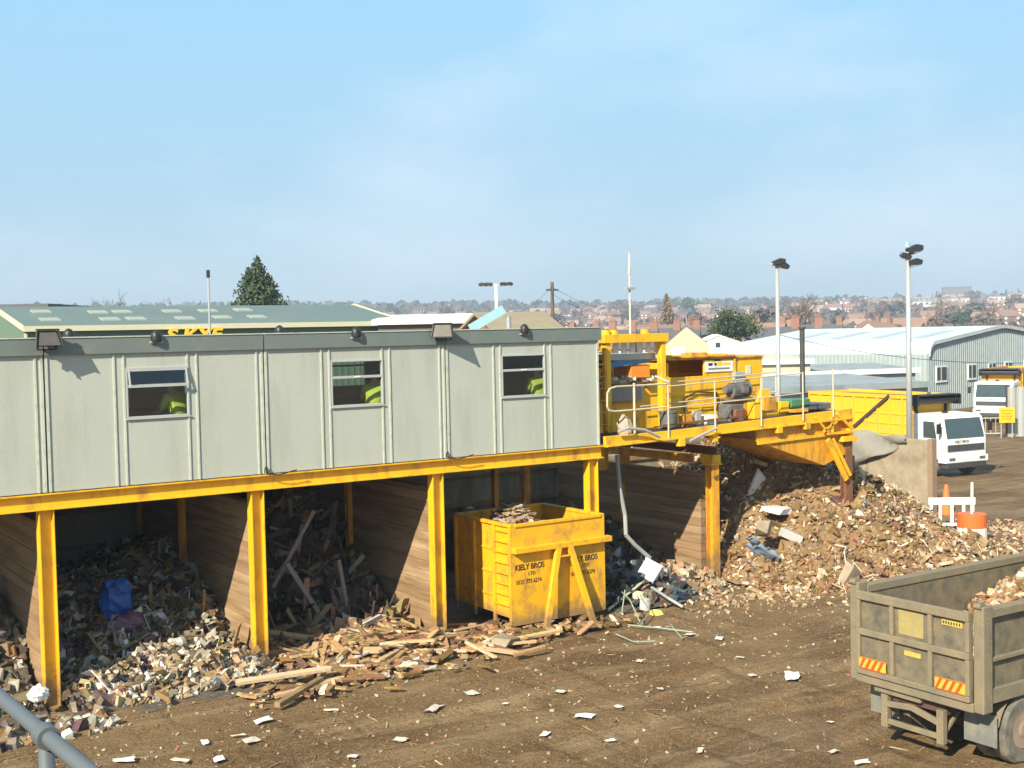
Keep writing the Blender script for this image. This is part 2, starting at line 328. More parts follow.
# ------------------------------------------------------------------ ground sheet out to the hills
def rut(x, y):
    z = 0.07*fbm(x, y, .22, 4, 1)+.018*fbm(x, y, 1.3, 4, 2)+.012*fbm(x, y, 4.0, 3, 4)
    for (cx, cy, R, w_) in ((16, -30, 21.5, .34), (16, -30, 23.6, .34), (30, -28, 26, .3), (30, -28, 27.9, .3), (2, -34, 27.5, .34), (2, -34, 29.6, .34)):
        d = math.hypot(x-cx, y-cy)-R; z -= .045*math.exp(-(d/w_)**2); z += .025*math.exp(-((abs(d)-w_*1.4)/.16)**2)
    return z
def gz(x, y):
    d = math.hypot(x-CAM[0], y-CAM[1]); a = math.atan2(x-CAM[0], y-CAM[1])
    z = rut(x, y)*(1-sm(60, 110, d)) if d < 110 else 0
    if y > -.5: z *= max(.25, 1-(y+.5)/2)
    if d > 300:
        H = 36+5*fbm(math.cos(a)*3, math.sin(a)*3, 1, 3, 5)+3*math.sin(a*5+1)
        z += H*sm(350, 1750, d)+3.0*fbm(x, y, .004, 3, 6)*sm(300, 600, d)
    return z
vs = []; fs = []; NS = 420
gc = (8.0, -6.0); rs = [0.15]
while rs[-1] < 2450: rs.append(rs[-1]+max(.16, rs[-1]*.0125 if rs[-1] < 40 else rs[-1]*.03))
vs.append((gc[0], gc[1], gz(*gc)))
for r in rs:
    for k in range(NS):
        t = 2*math.pi*k/NS; x = gc[0]+r*math.cos(t); y = gc[1]+r*math.sin(t); vs.append((x, y, gz(x, y)))
fs = [(0, 1+k, 1+(k+1) % NS) for k in range(NS)]
for i in range(len(rs)-1):
    for k in range(NS): fs.append((1+i*NS+k, 1+(i+1)*NS+k, 1+(i+1)*NS+(k+1) % NS, 1+i*NS+(k+1) % NS))
g = M(); g.add(vs, fs); go = g.build('ground', ground_mat(), smooth=True, fix=False); tag(go, kind='structure')

# ------------------------------------------------------------------ raised cabins
def cabin(k, label, win=True):
    x0, x1 = 4*k, 4*k+3.975
    if k == 2: x1 = 12.0
    t = thing('portable_cabin', label, 'cabin', (x0, 0, 3.75), group='portable cabins in a row')
    m = M(); z0, z1 = 3.75, 6.12; xs = x0+1.38; xe = x0+2.53; D = 8.6
    a, b = 4.95, 5.86
    if win:
        for q in ((x0, xs, z0, z1), (xe, x1, z0, z1), (xs, xe, z0, a), (xs, xe, b, z1)): m.box(q[0], q[1], 0, .08, q[2], q[3])
    else: m.box(x0, x1, 0, .08, z0, z1)
    m.build('wall', clad, t); m = M()
    for q in ((x0, xs, z0, z1), (xe, x1, z0, z1), (xs, xe, z0, a), (xs, xe, b, z1)): m.box(q[0], q[1], D-.08, D, q[2], q[3])
    if k == -1: m.box(x0, x0+.08, .08, D-.08, z0, z1)
    if k == 2: m.box(x1-.08, x1, .08, D-.08, z0, z1)
    m.build('rear_wall', clad, t)
    M().box(x0, x1, .08, D-.08, z0, z0+.1).build('floor', blind, t)
    M().box(x0, x1, .0, D, z1+.001, z1+.1).build('ceiling', blind, t)
    m = M()
    joints = [x0-.0, x0+1.33, x0+2.66] + ([x1] if k == 2 else [])
    for j, xj in enumerate(joints):
        if j == 0: l_, r_ = xj+.006, xj+.05
        elif xj == x1: l_, r_ = x1-.05, x1-.004
        else: l_, r_ = None, None
        if l_ is not None: m.box(l_, r_, -.022, -.001, z0+.01, z1-.004)
        else:
            m.box(xj-.17, xj-.135, -.02, -.001, z0+.01, z1-.004); m.box(xj+.0, xj+.035, -.02, -.001, z0+.01, z1-.004)
    if k < 2: m.box(x1-.15, x1-.115, -.02, -.001, z0+.01, z1-.004); m.box(x1-.05, x1-.004, -.022, -.001, z0+.01, z1-.004)
    m.build('cover_strip', clad_trim, t)
    M().box(x0, x1, -.012, 0.0-.001, z0, z0+.012).build('base_drip', dark, t)
    M().box(x0, x1, D+.001, D+.06, 6.12, 6.405).build('rear_fascia', fascia, t); f = M().box(x0, x1, -.06, -.001, 6.12, 6.405)
    if k == -1: f.box(x0-.06, x0, -.06, D+.06, 6.12, 6.405)
    if k == 2: f.box(x1, x1+.06, -.06, D+.06, 6.12, 6.405)
    f.build('fascia', fascia, t)
    c = M().box(x0, x1, -.075, .02, 6.405, 6.425)
    c.build('roof_trim', clad_trim, t)
    M().box(x0, x1, .0, D, 6.24, 6.30).build('roof', felt, t)
    def window(y0, y1, tilt):
        fr = M(); w_ = .032
        fr.box(xs, xe, y0, y1, a, a+w_).box(xs, xe, y0, y1, b-w_, b).box(xs, xs+w_, y0, y1, a+w_, b-w_).box(xe-w_, xe, y0, y1, a+w_, b-w_)
        fr.box(xs+w_, xe-w_, y0+.002, y1-.002, 5.50, 5.55); fr.box(xs-.02, xe+.02, y0-.015, y0+.01, a-.025, a-.001)
        f_ = fr.build('window', mat('window_frame_grey', (.42, .43, .42), .45, var=.05), t, bevel=.004)
        ym = (y0+y1)/2
        M().box(xs+w_, xe-w_, ym-.004, ym+.004, a+w_, 5.50).build('pane', glass, f_)
        if tilt:
            s_ = M(); yo = y0-.07
            for (xa, xb) in ((xs+w_, xs+w_+.04), (xe-w_-.04, xe-w_)): s_.bar(((xa+xb)/2, y0-.0, b-w_), ((xa+xb)/2, yo, 5.53), .025, .03)
            s_.bar((xs+w_, yo, 5.52), (xe-w_, yo, 5.52), .03, .04); s_.bar((xs+w_, y0, b-w_-.02), (xe-w_, y0, b-w_-.02), .03, .04)
            sa = s_.build('sash', MATS['window_frame_grey'], f_)
            M().add([(xs+.07, y0, b-w_-.02), (xe-.07, y0, b-w_-.02), (xe-.07, yo, 5.53), (xs+.07, yo, 5.53)], [(0, 1, 2, 3)]).build('pane', glass, f_)
        else: M().box(xs+w_, xe-w_, ym-.004, ym+.004, 5.55, b-w_).build('pane', glass, f_)
        M().box((xs+xe)/2-.06, (xs+xe)/2+.06, y0-.02, y0+.001, 5.515, 5.54).build('latch', white, f_)
    if win: window(-.025, .05, k == 0)
    window(D-.06, D+.02, False)  # unseen rear window, put in to let light into the cabin
    return t
cabin(-1, 'grey cabin at the far left end of the row, only its edge in view')
cabin(0, 'grey cabin with an open window and the first floodlight at its left')
cabin(1, 'grey middle cabin with a bent worker in its window')
cabin(2, 'grey end cabin next to the yellow machinery, floodlight at its left edge')
# persons at the picking line
def person(label, x, y, lean, face_az, arm, zf=3.86):
    t = thing('person', label, 'person', (x, y, zf), face_az, group=None)
    def skin(name, verts, edges, rad, m_, lv=2):
        me = bpy.data.meshes.new(name); me.from_pydata(verts, edges, []); me.materials.append(m_)
        o = bpy.data.objects.new(name, me); COL.objects.link(o); o.parent = t
        sk = o.modifiers.new('skin', 'SKIN'); sk.use_smooth_shade = True
        for i, r in enumerate(rad): me.skin_vertices[0].data[i].radius = (r, r*.85) if isinstance(r, float) else r
        me.skin_vertices[0].data[0].use_root = True
        ss = o.modifiers.new('sub', 'SUBSURF'); ss.levels = lv; ss.render_levels = lv; return o
    ln = lean
    v = [(0, 0, .95), (0, -.02-ln*.3, 1.18), (0, -ln*.7, 1.42), (0, -ln*.85-.02, 1.52), (0, -ln-.04, 1.60), (0, -ln-.05, 1.72),
         (.11, 0, .88), (.12, -.02, .5), (.12, .03, .08), (.12, -.12, .03), (-.11, 0, .88), (-.12, -.02, .5), (-.12, .03, .08), (-.12, -.12, .03),
         (.19, -ln*.7, 1.42), (.25, -ln*.8-.08, 1.16), (.20, -ln-.32, 1.10+arm), (.18, -ln-.42, 1.09+arm),
         (-.19, -ln*.7, 1.42), (-.26, -ln*.8-.02, 1.15), (-.22, -ln-.26, 1.04), (-.2, -ln-.36, 1.02)]
    e = [(0, 1), (1, 2), (2, 3), (3, 4), (4, 5), (0, 6), (6, 7), (7, 8), (8, 9), (0, 10), (10, 11), (11, 12), (12, 13), (2, 14), (14, 15), (15, 16), (16, 17), (2, 18), (18, 19), (19, 20), (20, 21)]
    r = [.15, .15, .15, .06, .095, .085, .10, .07, .05, .045, .10, .07, .05, .045, .075, .05, .038, .03, .075, .05, .038, .03]
    skin('body', v, e, r, skin_m)
    skin('trousers', [v[0]]+v[6:9]+v[10:13], [(0, 1), (1, 2), (2, 3), (0, 4), (4, 5), (5, 6)], [.165, .125, .095, .075, .125, .095, .075], navy)
    vv = [v[0], v[1], v[2], v[14], v[15], v[18], v[19]]
    skin('hi_vis_jacket', vv, [(0, 1), (1, 2), (2, 3), (3, 4), (2, 5), (5, 6)], [(.2, .16), (.2, .16), (.19, .14), .095, .068, .095, .068], hivis)
    hx, hy, hz = v[5]
    M().lathe((hx, hy+.01, hz-.02), [(.112, 0), (.115, .03), (.10, .075), (.06, .11), (.012, .12)], 14).build('hair', navy, t, world=False, smooth=True)
    m = M().add([(hx-.018, hy-.085, hz-.09), (hx+.018, hy-.085, hz-.09), (hx, hy-.118, hz-.095), (hx, hy-.085, hz-.03)], [(0, 2, 3), (2, 1, 3), (0, 1, 2)]); m.build('nose', skin_m, t, world=False)
    return t
person('worker in a yellow hi-vis vest leaning behind the middle cabin window', at(374, 385, 1, .34)[0], .34, .20, math.radians(150), .1)
person('worker in a yellow hi-vis vest upright at the right of the end cabin window', at(540, 380, 1, .34)[0], .34, .12, math.radians(170), .05)
person('dimly seen worker in a hi-vis vest behind the first cabin window', at(181, 400, 1, .4)[0], .4, .25, math.radians(200), .0)
b = M()
b.box(-3.5, 11.5, 2.3, 3.2, 4.45, 4.65).box(-3.5, 11.5, 2.25, 2.3, 4.45, 4.95).box(-3.5, 11.5, 3.2, 3.25, 4.45, 4.95)
t = thing('picking_belt', 'dark sorting belt running through the cabins behind the windows', 'conveyor', (4, 2.7, 3.86)); b.build('belt', dark, t)
m = M()
for k in range(6):
    for yy in (2.35, 3.15): m.box(-3.2+k*2.8, -3.1+k*2.8, yy-.05, yy+.05, 3.86, 4.45)
m.build('stand', yel_old, t)
# floodlights and dome lamps on the cabin roof edge
def floodlight(label, x, yaw=0.0):
    t = thing('roof_floodlight', label, 'floodlight', (x, -.06, 6.42), yaw, group='floodlights on the cabin roof edge')
    m = M().add([(-.20, -.26, .20), (.20, -.26, .20), (.26, -.36, -.14), (-.26, -.36, -.14), (-.14, -.06, .16), (.14, -.06, .16), (.14, -.10, -.10), (-.14, -.10, -.10)],
                [(0, 1, 2, 3), (4, 7, 6, 5), (0, 4, 5, 1), (1, 5, 6, 2), (2, 6, 7, 3), (3, 7, 4, 0)])
    m.bar((-.24, -.27, .215), (.24, -.27, .215), .07, .03).bar((-.22, -.27, .2), (-.28, -.37, -.15), .03, .05).bar((.22, -.27, .2), (.28, -.37, -.15), .03, .05)
    m.build('housing', black, t, world=False, bevel=.01)
    M().add([(-.175, -.272, .165), (.175, -.272, .165), (.235, -.366, -.115), (-.235, -.366, -.115)], [(3, 2, 1, 0)]).build('lens', lens, t, world=False)
    b_ = M().bar((-.19, -.2, -.05), (-.19, -.2, -.2), .03, .04).bar((.19, -.2, -.05), (.19, -.2, -.2), .03, .04).bar((-.2, -.2, -.2), (.2, -.2, -.2), .05, .03).bar((0, -.2, -.2), (0, .0, -.2), .06, .03)
    b_.build('bracket', black, t, world=False); t.scale = (.82, .82, .82); t.location.z -= .04
    return t
floodlight('large black roof floodlight at the left end, lens facing the yard', -.02, math.radians(8))
floodlight('black roof floodlight turned edge-on above the join of the last two cabins', 7.95, math.radians(-38))
def dome(label, x, y=-.075, s=.82, z=6.30):
    t = thing('dome_lamp', label, 'lamp', (x, y, z), group='black dome lamps along the cabin roof edge')
    M().lathe((0, 0, 0), [(.11*s, 0), (.115*s, .02), (.115*s, .13*s), (.105*s, .18*s), (.075*s, .23*s), (.03*s, .26*s), (.008, .265*s)], 18).build('dome', black, t, world=False, smooth=True)
    M().box(-.12*s, .12*s, -.02, .1, -.02, .0).box(-.14*s, -.09*s, -.03, .06, -.015, .02).box(.09*s, .14*s, -.03, .06, -.015, .02).build('bracket', galv, t, world=False)
dome('black dome lamp above the open first window', 1.93)
dome('black dome lamp above the window of the middle cabin', 5.92)
dome('black dome lamp above the window of the end cabin', 9.95)
dome('small black dome lamp on the far roof edge, left of the yellow letters', 2.65, 8.72, 1.1, 6.37)
dome('small black dome lamp on the far roof edge, right of the yellow letters', 8.1, 8.72, 1.1, 6.37)
# ------------------------------------------------------------------ yellow steel platform
t = thing('steel_platform', 'yellow steel platform of beams and posts carrying the grey cabins', 'platform', (4, 0, 0))
def ibeam_x(x0, x1, y, z0, z1, w=.2):
    m = M(); m.box(x0, x1, y-w/2, y+w/2, z1-.025, z1).box(x0, x1, y-w/2, y+w/2, z0, z0+.025).box(x0, x1, y-.012, y+.012, z0+.025, z1-.025); return m
def ibeam_y(x, y0, y1, z0, z1, w=.2):
    m = M(); m.box(x-w/2, x+w/2, y0, y1, z1-.025, z1).box(x-w/2, x+w/2, y0, y1, z0, z0+.025).box(x-.012, x+.012, y0, y1, z0+.025, z1-.025); return m
m = ibeam_x(-4.1, 12.08, .06, 3.455, 3.742, .22)
m.build('edge_beam', yel, t, bevel=.004)
ibeam_x(-4.1, 12.08, 3.85, 3.455, 3.74).build('inner_beam', yel, t); ibeam_x(-4.1, 12.08, 7.4, 3.455, 3.74).build('inner_beam', yel, t)
for X in (-4, -.05, 3.80, 7.76, 11.82):
    m = M(); m.box(X-.13, X-.108, .0, .22, -.3, 3.452).box(X+.108, X+.13, .0, .22, -.3, 3.452).box(X-.108, X+.108, .10, .115, -.3, 3.452)
    m.box(X-.16, X+.16, -.03, .25, -.3, .03)
    m.build('post', yel, t, bevel=.003)
    for Y in (3.85, 6.85):
        Xp = X-.17; m = M(); m.box(Xp-.06, Xp+.06, Y-.08, Y-.062, -.3, 3.44).box(Xp-.06, Xp+.06, Y+.062, Y+.08, -.3, 3.44).box(Xp-.01, Xp+.01, Y-.062, Y+.062, -.3, 3.44); m.build('post', yel_old, t)
    m = ibeam_y(X, .18, 3.74, 3.44, 3.70, .16); m.v = m.v; m.build('cross_beam', yel_old, t)
    ibeam_y(X, 3.97, 7.28, 3.44, 3.70, .16).build('cross_beam', yel_old, t)
M().box(-4, 12, .2, 8.5, 3.743, 3.749).build('deck', dark, t)
for (X, s) in ((4, 1), (8, 1)):   # loose cables at the cabin joints
    p = [(X+.02-.1+.012*i, -.07, 3.78+.0*i+.12*math.sin(i*.5)) for i in range(7)]+[(X-.05+.12*i, -.09-.01*i, 3.78-.02*math.sin(i)-.05*i*(5-i)*.1) for i in range(6)]
    M().tube(p, .012, 5).build('cable', black, t)
timber_c = mat('weathered_planks', (1, 1, 1), .9, var=.35, scale=7, attr=True, spec=.1, dirt=(.19, .12, .06), dirt_amt=.35, dscale=4.0, bump=.5, bscale=16, mud=.8, grain=9)
# ------------------------------------------------------------------ bay partitions
def sleeper_wall(label, X, y0, y1, h, name='timber_wall', base=-.1, th=.2):
    t = thing(name, label, 'wall', (X, y0, 0), group='timber partition walls between the bays'); hh = .24; z = base; k = 0; hh = .21
    m = M()
    while z < h:
        y = y0; cc = random.choice(((.36, .24, .14), (.32, .21, .12), (.39, .27, .16), (.30, .19, .11), (.34, .23, .13)))
        while y < y1-.01:
            l_ = y1-y; off = random.uniform(-.008, .008)
            if y1-(y+l_) < 2.0: l_ = y1-y
            m.box(X-th/2+off, X+th/2+off, y+.004, y+l_-.004, z+.005, min(z+hh, h)-.004, 0, cc); y += l_
        z += hh; k += 1
    o = m.build('planks', timber_c, t, fix=False)
    ca = o.data.color_attributes.new('Col', 'FLOAT_COLOR', 'POINT'); arr = np.ones((len(m.v), 4), np.float32); arr[:, :3] = np.array(m.c, np.float32); ca.data.foreach_set('color', arr.ravel()); return t
sleeper_wall('timber wall at the leftmost bay, mostly in shade beside the first post', 0, .24, 7.2, 3.2)
sleeper_wall('timber wall between the rubbish bay and the wood bay', 3.82, .24, 7.2, 3.2)
sleeper_wall('timber wall left of the yellow skip, its plank courses half sunlit', 7.78, .24, 7.2, 3.15)
sleeper_wall('stacked sleeper wall behind the free-standing yellow post near the rubble', 16, .95, 7.0, 2.72)
t = thing('rear_wall', 'long stained concrete wall closing the backs of the bays', 'wall', (4, 7.4, 0))
m = M()
for k in range(6): m.box(-4+k*4+.01, k*4-.01, 7.3, 7.55, -.2, 2.55 if k > 2 else (3.3 if k < 2 else 2.6))
m.build('panels', conc, t, bevel=.02); M().box(-4, 20, 7.22, 7.29, 1.5, 1.62).box(-4, 20, 7.22, 7.29, 2.35, 2.45).build('rail', timber, t)
# ------------------------------------------------------------------ skip
def skip(loc, label):
    t = thing('hook_skip', label, 'skip', loc)
    W, Ln, z0, z1 = 2.42, 2.3, .12, 2.22
    m = M()
    m.box(0, W, 0, .05, z0+.0, z1).box(0, .04, .05, Ln, z0+.18, z1).box(W-.04, W, .05, Ln, z0+.18, z1).box(.04, W-.04, Ln-.05, Ln, z0+.18, z1).box(.04, W-.04, .05, Ln-.05, z0+.18, z0+.23)
    m.build('body', yel_skip, t, world=False, bevel=.008)
    m = M(); m.box(-.05, .06, .0, Ln, z1, z1+.07).box(W-.06, W+.05, 0, Ln, z1, z1+.07).box(.06, W-.06, -.03, .06, z1, z1+.07).box(.06, W-.06, Ln-.06, Ln+.03, z1, z1+.07); m.build('rim', yel_skip, t, world=False, bevel=.01)
    m = M()
    y = .0
    for y in (.0, .62, 1.42, Ln-.1): m.box(-.055, 0, y, y+.085, z0+.02, z1-.001).box(W, W+.055, y, y+.085, z0+.02, z1-.001)
    m.build('rib', yel_skip, t, world=False, bevel=.006)
    m = M()
    for k in range(3):
        zz = z0+.55+k*.5; m.box(-.03, -.001, .71, 1.44, zz, zz+.035).box(-.03, -.001, 1.51, 2.19, zz, zz+.035)
    m.build('swage', yel_skip, t, world=False)
    for k in range(9):
        zz = z0+.18+k*.225; M().box(-.05, -.01, .087, .617, zz, zz+.035).build('ladder_rung', yel_skip, t, world=False, bevel=.004)
    M().box(-.03, W+.14, -.17, -.001, 1.68, 1.80).build('crossbar', yel_skip, t, world=False, bevel=.012)
    for (xa, xb) in ((1.12, .60), (1.42, 1.86)):
        m = M().bar((xa, -.12, 1.70), (xb, -.34, .0), .10, .13, up=(1, 0, 0)); m.build('hook_arm', yel_skip, t, world=False, bevel=.01)
    M().box(1.05, 1.33, -.13, -.03, 1.42, 1.48).cyl((1.0, -.16, 1.5), (1.38, -.16, 1.5), .025).build('hook_bar', yel_old, t, world=False)
    m = M()
    for xx in (.55, W-.55): m.box(xx-.06, xx+.06, 0.06, Ln, z0-.02, z0+.175)
    m.build('runner', rust, t, world=False)
    rx = (math.pi/2, 0, 0)
    for xo in (.06, 1.50):
        txt('KIELY BROS' if xo < 1 else 'KIELY BROS', 'lettering', ink, t, (xo, -.002, 1.30), .17, rx, .003, world=False, font_scale_x=.86, bold=.004)
        txt('LTD', 'lettering', ink, t, (xo+.34, -.002, 1.17), .10, rx, .003, world=False, bold=.002)
        txt('0121 772 6274', 'lettering', ink, t, (xo+.03, -.002, 1.0), .125, rx, .003, world=False, font_scale_x=.86, bold=.002)
    m = M(); h = lambda x, y: 1.62+.80*math.exp(-((x-.85)/.62)**2-((y-1.15)/.85)**2)+.08*fbm(x, y, 2, 3, 9)
    heap_surface(m, h, .05, W-.05, .06, Ln-.06, .12, 9, .08); m.m = [1]*len(m.f)
    n = 420; px = rng.uniform(.25, W-.45, n); py = rng.uniform(.35, Ln-.3, n); pz = [h(a, b)+.05 for a, b in zip(px, py)]
    bits(m, np.c_[px, py, pz], np.c_[rng.uniform(.15, .5, n), rng.uniform(.04, .10, n), rng.uniform(.02, .05, n)], pal(n, [((.32, .22, .13), 4), ((.42, .32, .22), 2), ((.22, .14, .08), 4), ((.45, .42, .36), .6)]), .25, .15)
    build_bits(m, 'wood_load', [wood_m, soil_d], None, None, t, world=False)
    return t
skip((9.23, -.5, 0), 'yellow hook skip heaped with broken wood, standing under the end cabin')
# ------------------------------------------------------------------ debris palettes
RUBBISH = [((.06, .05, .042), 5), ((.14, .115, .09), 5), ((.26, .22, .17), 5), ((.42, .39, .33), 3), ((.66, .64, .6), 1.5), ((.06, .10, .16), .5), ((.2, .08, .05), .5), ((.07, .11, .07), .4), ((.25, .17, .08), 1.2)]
WOODP = [((.38, .24, .12), 4), ((.27, .155, .075), 5), ((.50, .36, .20), 2), ((.17, .105, .06), 3), ((.60, .54, .44), .8)]
RUBBLE = [((.28, .175, .085), 7), ((.18, .11, .05), 8), ((.33, .16, .09), 2.2), ((.46, .34, .20), 4), ((.60, .49, .34), 3), ((.38, .20, .12), 1.4), ((.15, .105, .07), 2.5), ((.27, .26, .23), .6), ((.66, .61, .52), 1.6)]
def scatter(m, h, reg, n, palette, size, kind='chunk', tilt=.6, keep=None, lift=.3, rough=.12, seed=1, aspect=(1, .75, .5), bias=1.8):
    P = []
    while len(P) < n:
        x = rng.uniform(reg[0], reg[1]); y = rng.uniform(reg[2], reg[3]); z = h(x, y)
        if z < .03 and not (keep and keep(x, y)): continue
        P.append((x, y, max(z, 0)+rough*fbm(x, y, 1.6, 5, seed)*min(1, max(0, z+.15)*2)))
    P = np.array(P); s = size[0]+(size[1]-size[0])*rng.random(n)**bias
    if kind == 'chunk':
        P[:, 2] += s*lift*.5; bits(m, P, np.c_[s*aspect[0]*rng.uniform(.6, 1.3, n), s*aspect[1]*rng.uniform(.6, 1.2, n), s*aspect[2]*rng.uniform(.5, 1.2, n)], pal(n, palette), tilt)
    elif kind == 'plank':
        P[:, 2] += .06+s*.05; bits(m, P, np.c_[s, rng.uniform(.05, .13, n), rng.uniform(.02, .06, n)], pal(n, palette), tilt, .12)
    else:
        P[:, 2] += s*.2; sheets(m, P, s, pal(n, palette), .5, tilt)
def bump(x, y, cx, cy, rx, ry): return math.exp(-((x-cx)/rx)**2-((y-cy)/ry)**2)
def wires(m, h, reg, n, palette, rr=(.006, .018), seed=1):
    for c in pal(n, palette):
        x = rng.uniform(reg[0], reg[1]); y = rng.uniform(reg[2], reg[3]); a = rng.uniform(0, 6.28); p = []; l_ = rng.uniform(.08, .2)
        if h(x, y) < .05: continue
        for k in range(6):
            p.append((x, y, h(x, y)+.10+.10*math.sin(k*1.3+a))); a += rng.normal(0, .7); x += l_*math.cos(a); y += l_*math.sin(a)
        v0 = len(m.v); m.tube(p, rng.uniform(*rr), 4); m.c[v0:] = [tuple(c)]*(len(m.v)-v0)
# rubbish heap, bay one
def h1(x, y):
    z = 1.75*sm(-.9, 4.2, y)*(1-.25*sm(3.4, .2, x))*(.9+.3*fbm(x, y, .6, 3, 21))+.28*bump(x, y, 2.1, -.1, 1.6, .6)-.02
    return z*sm(-1.3, -.5, y+.25*fbm(x, 0, .9, 2, 3))
m = M(); heap_surface(m, h1, .1, 3.71, -1.3, 7.2, .14, 21)
scatter(m, h1, (.15, 3.68, -.9, 7.1), 4600, RUBBISH, (.04, .28), tilt=1.0, seed=21, aspect=(1, .6, .28))
scatter(m, h1, (.2, 3.66, -.6, 7.0), 900, RUBBISH, (.10, .38), 'sheet', tilt=1.0, seed=21)
scatter(m, h1, (.2, 3.66, -.9, 7.0), 160, WOODP, (.3, 1.0), 'plank', tilt=.6, seed=21)
LIGHTP = [((.52, .48, .39), 4), ((.44, .35, .24), 4), ((.40, .28, .15), 2), ((.70, .69, .65), 1.6), ((.28, .2, .12), 2), ((.62, .5, .15), .3)]
scatter(m, h1, (.9, 3.9, -1.0, .9), 1000, LIGHTP, (.04, .28), tilt=.8, seed=21, aspect=(1, .6, .3))
scatter(m, h1, (1.0, 3.9, -.8, .9), 130, LIGHTP, (.12, .36), 'sheet', tilt=.7, seed=21)
wires(m, h1, (.3, 3.5, -.6, 6), 110, RUBBISH+[((.6, .5, .1), 1), ((.7, .7, .66), 2)])
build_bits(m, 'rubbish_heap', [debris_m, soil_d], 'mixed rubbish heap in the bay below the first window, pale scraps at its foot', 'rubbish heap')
# rubbish, leftmost bay
def h0(x, y): return (1.5*sm(-.6, 3.5, y)*(.8+.3*fbm(x, y, .6, 3, 31)))*sm(-1.4, -.6, y)
m = M(); heap_surface(m, h0, -3.9, -.12, -1.4, 7.2, .16, 31)
scatter(m, h0, (-3.8, -.2, -1.2, 7), 1700, RUBBISH, (.05, .32), tilt=1, seed=31, aspect=(1, .6, .3)); scatter(m, h0, (-3.8, -.2, -1, 7), 420, RUBBISH, (.15, .5), 'sheet', tilt=1, seed=31)
scatter(m, h0, (-3.2, .6, -1.9, -.6), 260, RUBBISH+[((.6, .6, .56), 3)], (.05, .26), tilt=1, seed=31, keep=lambda x, y: True)
build_bits(m, 'rubbish_heap', [debris_m, soil_d], 'dark rubbish heap in the leftmost bay, cut by the picture edge', 'rubbish heap')
# wood and black waste, bay two
def h2(x, y): return (2.25*math.exp(-((x-5.9)/1.5)**2)*sm(1.2, 4.6, y)+.8*sm(.3, 4.5, y)+.26*bump(x, y, 6.2, .0, 1.7, .8)*(1 if y < 2 else 1))*sm(-1.4, -.2, y)*(.85+.3*fbm(x, y, .8, 3, 41))
m = M(); heap_surface(m, h2, 3.94, 7.66, -1.4, 7.2, .14, 41)
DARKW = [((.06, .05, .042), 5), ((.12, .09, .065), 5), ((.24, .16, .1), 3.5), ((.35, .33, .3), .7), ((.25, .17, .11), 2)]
scatter(m, h2, (4.05, 7.65, .8, 7.1), 1600, DARKW, (.06, .36), tilt=1, seed=41, aspect=(1, .5, .25))
scatter(m, h2, (4.05, 7.6, 1.2, 7.1), 420, DARKW, (.5, 1.6), 'plank', tilt=.9, seed=41)
scatter(m, h2, (4.05, 7.6, 1.0, 7.1), 260, DARKW, (.2, .7), 'sheet', tilt=1.2, seed=41)
scatter(m, h2, (4.1, 7.66, -1.0, 1.6), 420, WOODP, (.15, .9), 'plank', tilt=.22, seed=41)
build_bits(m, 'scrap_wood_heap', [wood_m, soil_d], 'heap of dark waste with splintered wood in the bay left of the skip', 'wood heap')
# splinters spilled in front of the bays
m = M()
def nearwood(x, y): return rng.random() < (bump(x, y, 5.6, -1.0, 2.0, .8)+.8*bump(x, y, 8.6, -.5, 1.3, .7)+.5*bump(x, y, 10.2, -1.1, 1.3, .35)+.35*bump(x, y, 3.6, -1.8, .9, .6))
scatter(m, lambda x, y: 0.0, (2.6, 12.5, -3.4, .3), 560, WOODP+[((.55, .50, .42), .3), ((.16, .10, .05), 3)], (.06, .55), 'plank', tilt=.14, keep=nearwood, rough=0)
scatter(m, lambda x, y: 0.0, (2.6, 12.5, -3.4, .3), 500, WOODP+[((.62, .60, .55), 1)], (.03, .12), 'chunk', tilt=.5, keep=nearwood, rough=0)
build_bits(m, 'wood_litter', wood_m, 'splinters of pale wood strewn before the wood bay and the skip', 'wood litter')
# main rubble heap
def h5(x, y):
    a = 2.95*math.exp(-(((x-20.6)/3.9)**2+((y-5.0)/3.9)**2)**1.0)+1.15*bump(x, y, 19.2, .6, 2.9, 2.2)+1.15*bump(x, y, 23.2, 2.2, 2.7, 2.6)+.30*bump(x, y, 25.2, 2.0, 1.9, 1.6)+.55*bump(x, y, 20.6, 2.0, 2.2, 1.8)+.35*bump(x, y, 22.6, -1.0, 2.8, 1.3)+1.25*bump(x, y, 25.6, 7.2, 2.8, 2.6)
    a += .55*bump(x, y, 18.6, 2.8, 2.0, 1.6)
    a = a*(.88+.24*fbm(x, y, .45, 3, 51))-.13
    a -= 1.0*bump(x, y, 26.6, 1.3, 1.5, 1.7)+.5*bump(x, y, 28.6, 3.2, 1.3, 2.0)+.45*bump(x, y, 25.3, -.4, 1.1, 1.1)
    if x < 17.0: a *= sm(15.6, 17.0, x) if y < .8 else 1
    return a
m = M(); heap_surface(m, h5, 16.12, 29.4, -4.4, 10.5, .15, 51, .22)
scatter(m, h5, (16.15, 29.2, -4, 9.5), 27000, RUBBLE, (.02, .125), tilt=.9, seed=51, rough=.22, bias=1.9, lift=.6)
scatter(m, h5, (16.2, 28.8, -3.4, 7), 700, RUBBLE, (.12, .32), tilt=.7, seed=51, rough=.22, bias=2.6, aspect=(1, .8, .35), lift=.7)
scatter(m, h5, (16.2, 28.5, -3.4, 8), 380, RUBBLE, (.14, .36), 'sheet', tilt=.7, seed=51, rough=.22)
scatter(m, h5, (16.2, 28.5, -3.4, 8), 260, WOODP+[((.6, .58, .5), 2)], (.2, .6), 'plank', tilt=.4, seed=51, rough=.22)
